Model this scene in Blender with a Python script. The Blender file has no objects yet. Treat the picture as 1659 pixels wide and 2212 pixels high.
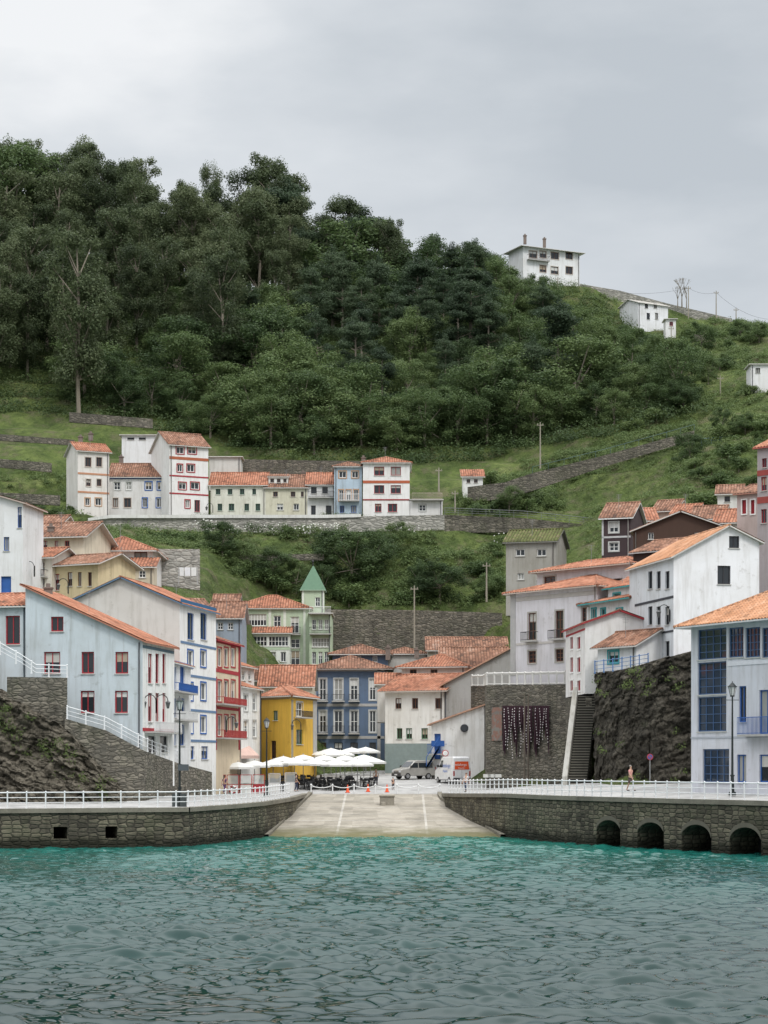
import bpy, bmesh, math, random
import numpy as np
from mathutils import Vector, noise
R=random.Random(7); G=np.random.default_rng(3)
F=4300.;CX=829.5;HY=1645.;EZ=6.
SC=bpy.context.scene
def X(px,d): return (px-CX)/F*d
def Z(py,d): return EZ+(HY-py)/F*d
def P(px,d): return Vector((X(px,d),d))
def P3(px,d,py): return Vector((X(px,d),d,Z(py,d)))
# ---------- materials
MC={}
def M(name,col=(.5,.5,.5),rough=.8,spec=.3,metal=0):
    m=bpy.data.materials.new(name);m.use_nodes=True;t=m.node_tree;b=t.nodes['Principled BSDF']
    b.inputs['Base Color'].default_value=(*col,1);b.inputs['Roughness'].default_value=rough
    b.inputs['Specular IOR Level'].default_value=spec;b.inputs['Metallic'].default_value=metal
    return m,t,b
def nd(t,ty,attrs={},**inp):
    n=t.nodes.new(ty)
    for k,v in attrs.items(): setattr(n,k,v)
    for k,v in inp.items():
        n.inputs[k.replace('_',' ')].default_value=v
    return n
def mathn(t,op,a,b=None,c=None):
    n=t.nodes.new('ShaderNodeMath');n.operation=op
    for i,v in enumerate((a,b,c)):
        if v is None: continue
        if isinstance(v,(int,float)): n.inputs[i].default_value=v
        else: t.links.new(v,n.inputs[i])
    return n.outputs[0]
def ramp(t,fac,stops,interp='LINEAR'):
    n=t.nodes.new('ShaderNodeValToRGB');e=n.color_ramp.elements;n.color_ramp.interpolation=interp
    while len(e)<len(stops): e.new(.5)
    for i,(p,c) in enumerate(stops):
        e[i].position=p;e[i].color=(*c,1) if len(c)==3 else c
    t.links.new(fac,n.inputs[0]);return n.outputs[0]
def mix(t,f,a,b,bt='MIX'):
    n=t.nodes.new('ShaderNodeMix');n.data_type='RGBA';n.blend_type=bt
    for s,v in ((0,f),(6,a),(7,b)):
        if isinstance(v,(int,float)): n.inputs[s].default_value=v
        elif isinstance(v,tuple): n.inputs[s].default_value=(*v,1)
        else: t.links.new(v,n.inputs[s])
    return n.outputs[2]
def noi(t,vec,scale,detail=4,rough=.55):
    n=nd(t,'ShaderNodeTexNoise',Scale=scale,Detail=detail,Roughness=rough)
    if vec is not None: t.links.new(vec,n.inputs['Vector'])
    return n.outputs['Fac']
def coord(t,k='Object',sc=None):
    o=t.nodes.new('ShaderNodeTexCoord').outputs[k]
    if sc:
        m=t.nodes.new('ShaderNodeMapping');m.inputs['Scale'].default_value=sc;t.links.new(o,m.inputs[0]);return m.outputs[0]
    return o
def bump(t,b,h,st=.3,dist=.05):
    n=t.nodes.new('ShaderNodeBump');n.inputs['Strength'].default_value=st;n.inputs['Distance'].default_value=dist
    t.links.new(h,n.inputs['Height']);t.links.new(n.outputs[0],b.inputs['Normal'])
def sc3(c,k): return tuple(min(1,x*k) for x in c)
def wallm(c,dirt=.5):
    k=('w',c,dirt)
    if k in MC: return MC[k]
    m,t,b=M('painted_render',c,.85,.2)
    o=coord(t);st=coord(t,'Object',(1.6,1.6,.18))
    f1=ramp(t,noi(t,o,.35,6,.65),[(.38,(0,0,0)),(.72,(1,1,1))])
    f2=ramp(t,noi(t,st,1.3,6,.65),[(.48,(0,0,0)),(.78,(1,1,1))])
    f3=ramp(t,noi(t,o,1.1,6,.7),[(.6,(0,0,0)),(.68,(1,1,1))])
    dk=(c[0]*.6+.02,c[1]*.57+.02,c[2]*.52+.015)
    c1=mix(t,mathn(t,'MULTIPLY',f1,.45*dirt),c,dk)
    c2=mix(t,mathn(t,'MULTIPLY',f2,.7*dirt),c1,sc3(dk,.85))
    c2=mix(t,mathn(t,'MULTIPLY',f3,.45*dirt),c2,sc3(dk,.75))
    t.links.new(c2,b.inputs['Base Color']);bump(t,b,noi(t,o,9,5),.25,.03)
    MC[k]=m;return m
def paint(c,rough=.5,name='paint',metal=0,spec=.4):
    k=('p',c,rough,metal)
    if k in MC: return MC[k]
    m,t,b=M(name,c,rough,spec,metal)
    t.links.new(mix(t,noi(t,coord(t),2.5,4),sc3(c,.75),sc3(c,1.15)),b.inputs['Base Color'])
    MC[k]=m;return m
TW=.34
def tilem(kind):
    if kind in MC: return MC[kind]
    pal={'tile':[(0,(.12,.058,.04)),(.25,(.25,.108,.067)),(.5,(.35,.15,.092)),(.75,(.41,.19,.12)),(1,(.44,.24,.17))],
         'oldtile':[(0,(.075,.047,.037)),(.3,(.165,.088,.06)),(.55,(.25,.13,.086)),(.8,(.32,.18,.125)),(1,(.35,.24,.185))],
         'peach':[(0,(.3,.155,.085)),(.35,(.42,.21,.115)),(.7,(.5,.27,.16)),(1,(.54,.34,.23))],
         'moss':[(0,(.05,.06,.022)),(.5,(.09,.11,.035)),(.8,(.14,.14,.06)),(1,(.2,.165,.11))]}[kind]
    m,t,b=M('terracotta_tiles',rough=.9,spec=.15)
    s=t.nodes.new('ShaderNodeSeparateXYZ');t.links.new(coord(t,'UV'),s.inputs[0])
    u=mathn(t,'DIVIDE',s.outputs[0],TW);v=mathn(t,'DIVIDE',s.outputs[1],.45)
    cb=t.nodes.new('ShaderNodeCombineXYZ');t.links.new(mathn(t,'FLOOR',mathn(t,'ADD',u,.5)),cb.inputs[0]);t.links.new(mathn(t,'FLOOR',v),cb.inputs[1])
    w=t.nodes.new('ShaderNodeTexWhiteNoise');t.links.new(cb.outputs[0],w.inputs['Vector'])
    big=noi(t,coord(t),.4,6,.6)
    fac=mathn(t,'ADD',mathn(t,'MULTIPLY',w.outputs['Value'],.6),mathn(t,'MULTIPLY_ADD',big,1.6,-.6))
    c=ramp(t,fac,pal)
    c=mix(t,ramp(t,noi(t,coord(t),.9,7,.75),[(.52,(0,0,0)),(.66,(.6,)*3)]),c,(.1,.075,.055))
    fr=mathn(t,'FRACT',v);fu=mathn(t,'FRACT',mathn(t,'ADD',u,.5))
    c=mix(t,ramp(t,fr,[(0,(.7,)*3),(.16,(0,0,0))]),c,(.05,.025,.018))
    c=mix(t,ramp(t,mathn(t,'ABSOLUTE',mathn(t,'SUBTRACT',fu,.5)),[(.3,(0,0,0)),(.5,(.7,)*3)]),c,(.05,.025,.018))  # shade between tiles and at course edges put into the colour
    t.links.new(c,b.inputs['Base Color']);bump(t,b,fr,.6,.04)
    MC[kind]=m;return m
def stonem(name,cols,sx=1.1,sy=2.6,mortar=(.1,.095,.08),moss=0,wet=False,rnd=.75,dst=.6):
    if name in MC: return MC[name]
    m,t,b=M(name,rough=.92,spec=.15)
    uv=coord(t,'UV',(sx,sy,1))
    dist=t.nodes.new('ShaderNodeVectorMath');dist.operation='MULTIPLY_ADD'
    nn=nd(t,'ShaderNodeTexNoise',Scale=1.4);t.links.new(uv,nn.inputs['Vector'])
    t.links.new(nn.outputs['Color'],dist.inputs[0]);dist.inputs[1].default_value=(dst,dst*.6,0);t.links.new(uv,dist.inputs[2])
    vo=nd(t,'ShaderNodeTexVoronoi',{'feature':'F1'},Scale=1.0,Randomness=rnd);t.links.new(dist.outputs[0],vo.inputs['Vector'])
    ve=nd(t,'ShaderNodeTexVoronoi',{'feature':'DISTANCE_TO_EDGE'},Scale=1.0,Randomness=rnd);t.links.new(dist.outputs[0],ve.inputs['Vector'])
    sp=t.nodes.new('ShaderNodeSeparateColor');t.links.new(vo.outputs['Color'],sp.inputs[0])
    big=noi(t,coord(t),.25,6,.65)
    c=ramp(t,mathn(t,'MULTIPLY_ADD',sp.outputs[0],.5,mathn(t,'MULTIPLY_ADD',big,1.2,-.35)),[(i/(len(cols)-1),c) for i,c in enumerate(cols)])
    e=ramp(t,ve.outputs['Distance'],[(.0,(1,1,1)),(.1,(0,0,0))])
    c=mix(t,e,c,mortar)
    if moss: c=mix(t,ramp(t,noi(t,coord(t),.5,6,.7),[(.5,(0,0,0)),(.62,(moss,)*3)]),c,(.05,.06,.032))
    c=mix(t,ramp(t,noi(t,coord(t,'Object',(1,1,.2)),1.1,6,.7),[(.5,(0,0,0)),(.7,(.55,)*3)]),c,sc3(cols[0],.7))
    if wet:
        s=t.nodes.new('ShaderNodeSeparateXYZ');t.links.new(t.nodes.new('ShaderNodeNewGeometry').outputs['Position'],s.inputs[0])
        w=ramp(t,mathn(t,'ADD',s.outputs[2],mathn(t,'MULTIPLY_ADD',noi(t,coord(t),.6,5),1.6,-.8)),[(.35,(.92,)*3),(1.35,(0,0,0))]);c=mix(t,w,c,(.016,.016,.011))
    t.links.new(c,b.inputs['Base Color'])
    bump(t,b,mathn(t,'ADD',ramp(t,ve.outputs['Distance'],[(0,(0,0,0)),(.2,(1,1,1))]),mathn(t,'MULTIPLY',noi(t,coord(t),5,5),.8)),.7,.1)
    MC[name]=m;return m
MAS=lambda: stonem('rubble_masonry',[(.06,.055,.045),(.13,.12,.1),(.21,.19,.155),(.31,.28,.23)],sx=1.6,sy=4,mortar=(.085,.08,.068),moss=.35)
PALE=lambda: stonem('pale_stone_masonry',[(.16,.16,.14),(.3,.29,.26),(.42,.4,.36),(.5,.48,.43)],mortar=(.25,.24,.22))
QUAY=lambda: stonem('quay_masonry',[(.04,.037,.03),(.09,.082,.062),(.16,.145,.105),(.25,.225,.165)],sx=1.5,sy=3.4,mortar=(.04,.036,.03),moss=.35,wet=True,rnd=.45,dst=.3)
def rockm(name,cols,sc=.6,moss=.6):
    if name in MC: return MC[name]
    m,t,b=M(name,rough=.95,spec=.12);o=coord(t,'Object',(1,1,1.4))
    n1=noi(t,o,sc,12,.75)
    vo=nd(t,'ShaderNodeTexVoronoi',{'feature':'DISTANCE_TO_EDGE'},Scale=.8);t.links.new(mix(t,.35,coord(t,'Object',(1,1,2.2)),nd(t,'ShaderNodeTexNoise',Scale=1.6,Detail=6).outputs['Color']),vo.inputs['Vector'])
    c=ramp(t,n1,[(.32+.38*i/(len(cols)-1),c) for i,c in enumerate(cols)])
    c=mix(t,ramp(t,vo.outputs['Distance'],[(0,(.8,)*3),(.05,(0,0,0))]),c,(.03,.028,.022))
    c=mix(t,ramp(t,noi(t,coord(t,'Object',(1,1,.35)),.7,7,.7),[(.5,(0,0,0)),(.66,(.65,)*3)]),c,sc3(cols[0],.6))
    c=mix(t,ramp(t,noi(t,o,.45,8,.75),[(.6,(0,0,0)),(.68,(moss,)*3)]),c,(.07,.085,.04))
    t.links.new(c,b.inputs['Base Color']);bump(t,b,mathn(t,'ADD',noi(t,o,2.0,12,.8),mathn(t,'MULTIPLY',vo.outputs['Distance'],.8)),1,.6)
    MC[name]=m;return m
def leafm(name,a,bb,c,sc=.45):
    m,t,b=M(name,rough=.65,spec=.25)
    oi=t.nodes.new('ShaderNodeObjectInfo');g=t.nodes.new('ShaderNodeNewGeometry')
    f=mathn(t,'ADD',mathn(t,'MULTIPLY',g.outputs['Random Per Island'],.35),mathn(t,'MULTIPLY_ADD',noi(t,coord(t),sc,3),1.1,-.22))
    f=mathn(t,'ADD',f,mathn(t,'MULTIPLY_ADD',oi.outputs['Random'],.6,-.3))
    cc=ramp(t,f,[(.1,a),(.5,bb),(.95,c)]);t.links.new(cc,b.inputs['Base Color'])
    tr=t.nodes.new('ShaderNodeBsdfTranslucent');t.links.new(cc,tr.inputs[0]);ms=t.nodes.new('ShaderNodeMixShader');ms.inputs[0].default_value=.35
    t.links.new(b.outputs[0],ms.inputs[1]);t.links.new(tr.outputs[0],ms.inputs[2]);t.links.new(ms.outputs[0],t.nodes['Material Output'].inputs[0]);return m
WHITE=(.8,.8,.78);RED=(.36,.03,.04);BLUE=(.03,.11,.36);TEAL=(.05,.34,.36);BROWN=(.14,.06,.035);DARK=(.03,.03,.035);GREY=(.4,.39,.37)
# ---------- mesh builder
LOC={}
def reg(o,parent=None,props={}):
    SC.collection.objects.link(o)
    if parent: o.parent=parent;LOC[o.name]=LOC[parent.name]
    for k,v in props.items(): o[k]=v
    return o
def thing(name,label,cat,loc,rot=0,**pr):
    e=bpy.data.objects.new(name,None);e.location=loc;e.rotation_euler=(0,0,rot);e.empty_display_size=.3
    LOC[e.name]=Vector(loc);return reg(e,None,dict(label=label,category=cat,**pr))
class MB:
    def __init__(s): s.v=[];s.f=[];s.m=[];s.uv={}
    def poly(s,pts,m=0,uv=None):
        i=len(s.v);s.v+= [Vector(p) for p in pts];s.f.append(list(range(i,i+len(pts))));s.m.append(m)
        if uv: s.uv[len(s.f)-1]=uv
    def box(s,o,u,v,w,m=0):
        o,u,v,w=map(Vector,(o,u,v,w))
        if u.cross(v).dot(w)<0: o=o+w;w=-w
        a=[o,o+u,o+u+v,o+v];b=[p+w for p in a];i=len(s.v);s.v+=a+b
        for q in ((3,2,1,0),(4,5,6,7),(0,1,5,4),(1,2,6,5),(2,3,7,6),(3,0,4,7)): s.f.append([i+k for k in q]);s.m.append(m)
    def cyl(s,p0,p1,r0,r1=None,n=8,m=0,cap=True):
        p0,p1=Vector(p0),Vector(p1);r1=r0 if r1 is None else r1
        a=(p1-p0).normalized();x=a.orthogonal().normalized();y=a.cross(x);i=len(s.v)
        for p,r in ((p0,r0),(p1,r1)):
            for k in range(n):
                an=2*math.pi*k/n;s.v.append(p+x*math.cos(an)*r+y*math.sin(an)*r)
        for k in range(n):
            j=(k+1)%n;s.f.append([i+k,i+j,i+n+j,i+n+k]);s.m.append(m)
        if cap:
            s.f.append([i+k for k in range(n-1,-1,-1)]);s.m.append(m);s.f.append([i+n+k for k in range(n)]);s.m.append(m)
    def ball(s,c,r,m=0,n=8,sq=(1,1,1)):
        c=Vector(c);i=len(s.v);k=n//2
        for a in range(1,k):
            th=math.pi*a/k
            for b in range(n):
                ph=2*math.pi*b/n;s.v.append(c+Vector((r*sq[0]*math.sin(th)*math.cos(ph),r*sq[1]*math.sin(th)*math.sin(ph),r*sq[2]*math.cos(th))))
        t=len(s.v);s.v+=[c+Vector((0,0,r*sq[2])),c-Vector((0,0,r*sq[2]))]
        for b in range(n):
            j=(b+1)%n;s.f.append([t,i+b,i+j]);s.m.append(m);e=i+(k-2)*n;s.f.append([t+1,e+j,e+b]);s.m.append(m)
            for a in range(k-2): q=i+a*n;s.f.append([q+b,q+n+b,q+n+j,q+j]);s.m.append(m)
    def build(s,name,mats,parent=None,local=False,smooth=False,**props):
        me=bpy.data.meshes.new(name)
        if local: off=Vector((0,0,0))
        elif parent: off=LOC[parent.name]
        else:
            xs=[p.x for p in s.v];ys=[p.y for p in s.v];off=Vector(((min(xs)+max(xs))/2,(min(ys)+max(ys))/2,min(p.z for p in s.v)))
        me.from_pydata([p-off for p in s.v],[],s.f)
        for m in mats: me.materials.append(m)
        me.polygons.foreach_set('material_index',s.m)
        ul=me.uv_layers.new(name='UVMap').data
        for pi,p in enumerate(me.polygons):
            u=s.uv.get(pi)
            n=p.normal
            if abs(n.z)<.7: l=math.hypot(n.x,n.y) or 1;tx,ty=-n.y/l,n.x/l
            for k,li in enumerate(p.loop_indices):
                if u: ul[li].uv=u[k]
                else:
                    c=s.v[me.loops[li].vertex_index]
                    ul[li].uv=(c.x*tx+c.y*ty,c.z) if abs(n.z)<.7 else (c.x,c.y)
        if smooth: me.polygons.foreach_set('use_smooth',[True]*len(me.polygons))
        me.update()
        o=bpy.data.objects.new(name,me)
        if not parent: o.location=off
        LOC[o.name]=off
        return reg(o,parent,props)
def fast(name,V,Fq,mats,smooth=False):
    me=bpy.data.meshes.new(name);V=np.asarray(V,dtype=np.float32);Fq=np.asarray(Fq,dtype=np.int32)
    me.vertices.add(len(V));me.vertices.foreach_set('co',V.ravel())
    me.loops.add(Fq.size);me.loops.foreach_set('vertex_index',Fq.ravel())
    me.polygons.add(len(Fq));me.polygons.foreach_set('loop_start',np.arange(0,Fq.size,4,dtype=np.int32))
    if smooth: me.polygons.foreach_set('use_smooth',np.ones(len(Fq),dtype=bool))
    me.update(calc_edges=True)
    for m in mats: me.materials.append(m)
    return me
def gridq(nr,nc):
    i=np.arange(nr-1)[:,None]*nc+np.arange(nc-1)[None,:];return np.stack([i,i+1,i+nc+1,i+nc],-1).reshape(-1,4)
# ---------- houses
glassD=M('dark_window_glass',(.02,.025,.03),.08,.6)[0]
glassB=M('blue_window_glass',(.012,.026,.05),.05,.8)[0]
glassC=paint((.3,.3,.28),.5,'curtained_glass')
ST={'rd':(RED,None,2,1,0),'rs':(WHITE,RED,2,1,0),'bb':(BLUE,None,2,1,0),'bs':(WHITE,BLUE,2,1,0),'br':(BROWN,None,2,1,0),'bw':(BROWN,(.55,.5,.45),2,1,0),
'wt':(WHITE,None,2,2,0),'wg':(WHITE,(.5,.5,.48),2,2,0),'dk':(DARK,None,2,1,0),'st':(BROWN,(.4,.38,.34),2,3,0),'tl':(TEAL,TEAL,2,1,0),'gn':((.05,.15,.08),None,2,1,0),
'ga':(WHITE,None,6,2,0),'gl':((.05,.1,.2),None,4,4,1),'bd':(BLUE,None,1,1,2),'tn':(WHITE,(.5,.3,.18),2,1,0),'sr':(RED,WHITE,2,1,3),'wb':((.7,.7,.68),None,2,1,0),'op':(DARK,None,1,1,0)}
def W(e,s,y0,y1,*xs): return [(e,xs[i],y0,xs[i+1],y1,s) for i in range(0,len(xs),2)]
def clip(poly,g):
    out=[];n=len(poly)
    for i in range(n):
        a,b=poly[i],poly[(i+1)%n];ga,gb=g(a),g(b)
        if ga>=-1e-6: out.append(a)
        if (ga>=-1e-6)!=(gb>=-1e-6): out.append(a+(b-a)*(ga/(ga-gb)))
    return out
def window(par,p0,t,no,u0,u1,z0,z1,st):
    fc,sc,nx,ny,pk=ST[st];T=Vector((t.x,t.y,0));N=Vector((no.x,no.y,0));O=Vector((p0.x,p0.y,0));K=Vector((0,0,1))
    w=u1-u0;h=z1-z0;b=MB();fw=min(.09,w*.12);at=lambda u,z,o:O+T*u+K*z+N*o
    dep=-.165
    b.box(at(u0,z0,dep),T*fw,K*h,N*.05);b.box(at(u1-fw,z0,dep),T*fw,K*h,N*.05)
    b.box(at(u0+fw,z0,dep),T*(w-2*fw),K*fw,N*.048);b.box(at(u0+fw,z1-fw,dep),T*(w-2*fw),K*fw,N*.048)
    for i in range(1,nx): b.box(at(u0+w*i/nx-fw*.4,z0+fw,dep),T*fw*.8,K*(h-2*fw),N*.04)
    for i in range(1,ny): b.box(at(u0+fw,z0+h*i/ny-fw*.3,dep),T*(w-2*fw),K*fw*.6,N*.034)
    mats=[paint(fc,.5)]
    if sc:
        mats.append(paint(sc,.7));s=.13
        b.box(at(u0-s,z0-s,.001),T*s,K*(h+2*s),N*.03,1);b.box(at(u1,z0-s,.001),T*s,K*(h+2*s),N*.03,1)
        b.box(at(u0,z1,.001),T*w,K*s,N*.028,1);b.box(at(u0,z0-s,.001),T*w,K*s,N*.06,1)
    else:
        mats.append(paint((.5,.49,.46),.8));b.box(at(u0-.06,z0-.07,.001),T*(w+.12),K*.07,N*.08,1)
    wo=b.build('window',mats,par)
    pb=MB();rr=R.random()
    if pk==0 and rr<.3 and h>.9:
        zc=z1-h*R.uniform(.25,.6);q=MB();q.poly([at(u0,zc,-.16),at(u1,zc,-.16),at(u1,z1,-.16),at(u0,z1,-.16)]);q.build('window_blind',[paint(R.choice([(.5,.49,.45),(.6,.6,.58),(.4,.33,.25)]),.8)],wo)
    pb.poly([at(u0,z0,-.17),at(u1,z0,-.17),at(u1,z1,-.17),at(u0,z1,-.17)])
    gm=[glassD if rr<.85 else glassC,glassB,paint(fc,.5),paint(RED,.6)][pk]
    pb.build('window_pane',[gm],wo)
def edgeu(pl,e,px):
    a=pl[e];b=pl[(e+1)%len(pl)];k=(px-CX)/F;d=b-a
    L=d.length;u=(k*a.y-a.x)/(d.x-k*d.y)*L
    return u,a.y+d.y*u/L
def roofbits(pl,planes,over,tile,mats,par,lift=.05):
    n=len(pl);fn=[]
    for (e,ze,s) in planes:
        a=pl[e];t=(pl[(e+1)%n]-a).normalized();nin=Vector((-t.y,t.x));fn.append((a,t,nin,ze,s))
    zf=lambda i,p:fn[i][3]+fn[i][4]*(p-fn[i][0]).dot(fn[i][2])
    ex=[]
    for i in range(n):
        a0=pl[i-1];a1=pl[i];a2=pl[(i+1)%n];t0=(a1-a0).normalized();t1=(a2-a1).normalized()
        n0=Vector((t0.y,-t0.x));n1=Vector((t1.y,-t1.x));ex.append(a1+(n0+n1)*(over/(1+n0.dot(n1))))
    b=MB();ridges=[]
    for i in range(len(fn)):
        rg=ex
        for j in range(len(fn)):
            if j!=i and len(rg)>2: rg=clip(rg,lambda p:zf(j,p)-zf(i,p))
        if len(rg)<3: continue
        a,t,nin,ze,s=fn[i]
        th=.12
        b.poly([(p.x,p.y,zf(i,p)+.012) for p in reversed(rg)],1)
        for k in range(len(rg)):
            p,q=rg[k],rg[(k+1)%len(rg)]
            shared=[j for j in range(len(fn)) if j!=i and abs(zf(j,p)-zf(i,p))<1e-3 and abs(zf(j,q)-zf(i,q))<1e-3]
            if shared:
                if shared[0]>i and tile: ridges.append((Vector((p.x,p.y,zf(i,p)+th)),Vector((q.x,q.y,zf(i,q)+th))))
                continue
            b.poly([(p.x,p.y,zf(i,p)+.012),(q.x,q.y,zf(i,q)+.012),(q.x,q.y,zf(i,q)+th),(p.x,p.y,zf(i,p)+th)],1)
        if not tile:
            b.poly([(p.x,p.y,zf(i,p)+th) for p in rg],0);continue
        ts=[(p-a).dot(t) for p in rg];vs=[(p-a).dot(nin) for p in rg];t0,t1=min(ts)+.002,max(ts)-.002
        nc=max(4,int((t1-t0)/(TW/4)));prev=None;k2=math.sqrt(1+s*s)
        for c in range(nc+1):
            tt=t0+(t1-t0)*c/nc;vv=[]
            for k in range(len(rg)):
                ta,tb=ts[k],ts[(k+1)%len(rg)]
                if (ta-tt)*(tb-tt)<=0 and abs(ta-tb)>1e-9: vv.append(vs[k]+(vs[(k+1)%len(rg)]-vs[k])*(tt-ta)/(tb-ta))
            if len(vv)<2: continue
            v0,v1=min(vv),max(vv);hh=th-.03+.11*abs(math.cos(math.pi*tt/TW))
            q=[]
            for v in (v0,v1):
                p=a+t*tt+nin*v;q.append((Vector((p.x,p.y,ze+s*v+hh)),(tt,v*k2)))
            if prev: b.poly([prev[0][0],q[0][0],q[1][0],prev[1][0]],0,[prev[0][1],q[0][1],q[1][1],prev[1][1]])
            prev=q
    for p,q in ridges: b.cyl(p,q,.14,n=6,m=0)
    return b.build('roof',mats,par)
def H(label,A,B,dep,pyb,roof,col,wins=(),over=.35,rm='tile',fas=(.6,.58,.55),trims=(),balc=(),chim=(),poly=None,ecol={},dirt=.8,cat='house',name='house',smoothroof=None,pipe=True):
    if poly is None:
        a=P(*A);b=P(*B);t=(b-a).normalized();n=Vector((-t.y,t.x));pl=[a,b,b+n*dep,a+n*dep]
    else: pl=poly
    N=len(pl);zb=Z(pyb,pl[0].y);planes=[]
    if isinstance(roof,tuple):
        ty,py,s=roof;ze=Z(py,pl[0].y)
        es={'G0':(0,2),'G1':(1,3),'HIP':range(N),'S0':(0,),'F':(0,)}[ty]
        planes=[(e,ze,s) for e in es]
    else: planes=[(e,Z(py,pl[e if e!=3 else 0].y),s) for e,py,s in roof]
    c=sum(pl,Vector((0,0)))/N;par=thing(name,label,cat,(c.x,c.y,zb))
    cols=[col]+list(ecol.values());eidx={e:i+1 for i,e in enumerate(ecol)}
    zf=lambda p:min(ze+s*(p-pl[e]).dot(Vector((-(pl[(e+1)%N]-pl[e]).normalized().y,(pl[(e+1)%N]-pl[e]).normalized().x))) for e,ze,s in planes)
    zm=max([zf(p) for p in pl]+[zf(c)]+[max(p[1] for p in planes)+.3])+3
    hol={}
    for (e,x0,y0,x1,y1,st) in wins:
        ua,da=edgeu(pl,e,x0);ub,db=edgeu(pl,e,x1);dm=(da+db)/2
        L=(pl[(e+1)%N]-pl[e]).length;ua,ub=sorted((ua,ub));ua=max(ua,.1);ub=min(ub,L-.1)
        if ub-ua<.15: continue
        hol.setdefault(e,[]).append((ua,ub,Z(y1,dm),Z(y0,dm),st))
    bm=bmesh.new();rev=[]
    for e in range(N):
        a=pl[e];dv=pl[(e+1)%N]-a;L=dv.length;t=dv/L;no=Vector((t.y,-t.x));hs=hol.get(e,[])
        us=sorted({0,L}|{h[0] for h in hs}|{h[1] for h in hs});zs=sorted({zb,zm}|{max(zb,h[2]) for h in hs}|{h[3] for h in hs})
        for i in range(len(us)-1):
            for j in range(len(zs)-1):
                um=(us[i]+us[i+1])/2;z_=(zs[j]+zs[j+1])/2
                if any(h[0]<um<h[1] and h[2]<z_<h[3] for h in hs): continue
                q=[bm.verts.new((a.x+t.x*u,a.y+t.y*u,z)) for u,z in ((us[i],zs[j]),(us[i+1],zs[j]),(us[i+1],zs[j+1]),(us[i],zs[j+1]))]
                bm.faces.new(q).material_index=eidx.get(e,0)
        for u0,u1,z0,z1,st in hs:
            f=lambda u,z,o:(a.x+t.x*u+no.x*o,a.y+t.y*u+no.y*o,z)
            for (p,q) in (((u0,z0),(u1,z0)),((u1,z0),(u1,z1)),((u1,z1),(u0,z1)),((u0,z1),(u0,z0))):
                rev.append(([f(*p,0),f(*q,0),f(*q,-.18),f(*p,-.18)],eidx.get(e,0)))
            window(par,a,t,no,u0,u1,z0,z1,st)
    for e,ze,s in planes:
        a=pl[e];t=(pl[(e+1)%N]-a).normalized();nin=Vector((-t.y,t.x))
        bmesh.ops.bisect_plane(bm,geom=bm.verts[:]+bm.edges[:]+bm.faces[:],plane_co=(a.x,a.y,ze+.005),plane_no=(-s*nin.x,-s*nin.y,1),clear_outer=True)
    b=MB()
    for f in bm.faces: b.poly([v.co.copy() for v in f.verts],f.material_index)
    bm.free()
    for q,m in rev: b.poly(q,m)
    b.build('wall',[wallm(c_,dirt) if not hasattr(c_,'name') else c_ for c_ in cols],par)
    tl=smoothroof is None
    ro=roofbits(pl,planes,over,tl,[tilem(rm) if tl else smoothroof,paint(fas,.7)],par)
    def frame(e,x0,x1):
        a=pl[e];t=(pl[(e+1)%N]-a).normalized();no=Vector((t.y,-t.x,0));ua,da=edgeu(pl,e,x0);ub,db=edgeu(pl,e,x1)
        if ub<ua: ua,ub=ub,ua
        L=(pl[(e+1)%N]-a).length;ua=max(0,ua);ub=min(L,ub)
        return Vector((a.x,a.y,0)),Vector((t.x,t.y,0)),no,ua,ub,(da+db)/2
    for (e,x0,y0,x1,y1,cc) in trims:
        O,T,no,ua,ub,dm=frame(e,x0,x1);z0,z1=Z(y1,dm),Z(y0,dm);q=MB()
        q.box(O+T*ua+Vector((0,0,z0))+no*.001,T*(ub-ua),(0,0,z1-z0),no*.04);q.build('wall_trim',[paint(cc,.8)],par)
    for (e,x0,y0,x1,y1,cc) in balc:
        O,T,no,ua,ub,dm=frame(e,x0,x1);z0,z1=Z(y1,dm),Z(y0,dm);q=MB();o=O+T*ua+Vector((0,0,z0))+no*.05;w=ub-ua;h=z1-z0;D=.75;K=Vector((0,0,1))
        q.box(o-K*.14,T*w,no*D,K*.13,1);q.box(o+no*D+K*(h-.05),T*w,-no*.05,K*.05);q.box(o+no*D+K*.06,T*w,-no*.05,K*.04)
        for s_ in (0,w-.05): q.box(o+T*s_+K*(h-.05),T*.05,no*(D-.05),K*.05)
        k=max(3,int(w/.14))
        for i in range(k+1): q.box(o+T*((w-.03)*i/k)+no*D,T*.025,-no*.025,K*(h-.05))
        q.build('balcony',[paint(cc,.5),paint(GREY,.8)],par)
    if pipe and R.random()<.75:
        a=pl[0];b_=pl[1];t=(b_-a).normalized();no=Vector((t.y,-t.x));q=MB();p=b_-t*.25+no*.09;zt=zf(b_)-.1
        if R.random()<.4: p=a+t*.25+no*.09;zt=zf(a)-.1
        q.cyl((p.x,p.y,zb),(p.x,p.y,zt),.055,n=6);q.build('downpipe',[paint(R.choice([(.12,.11,.1),(.3,.28,.26),(.08,.08,.09)]),.6)],par)
    if tl and R.random()<.4:
        p=(pl[0]*.3+pl[1]*.25+c*.45);q=MB();zt=zf(p)
        q.cyl((p.x,p.y,zt),(p.x,p.y,zt+1.9),.025,n=4)
        for k in range(4): q.box((p.x-.35+.05*k,p.y,zt+1.85-.14*k),(.7-.1*k,0,0),(0,.02,0),(0,0,.02))
        q.build('aerial',[paint((.25,.25,.25),.5)],ro)
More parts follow.
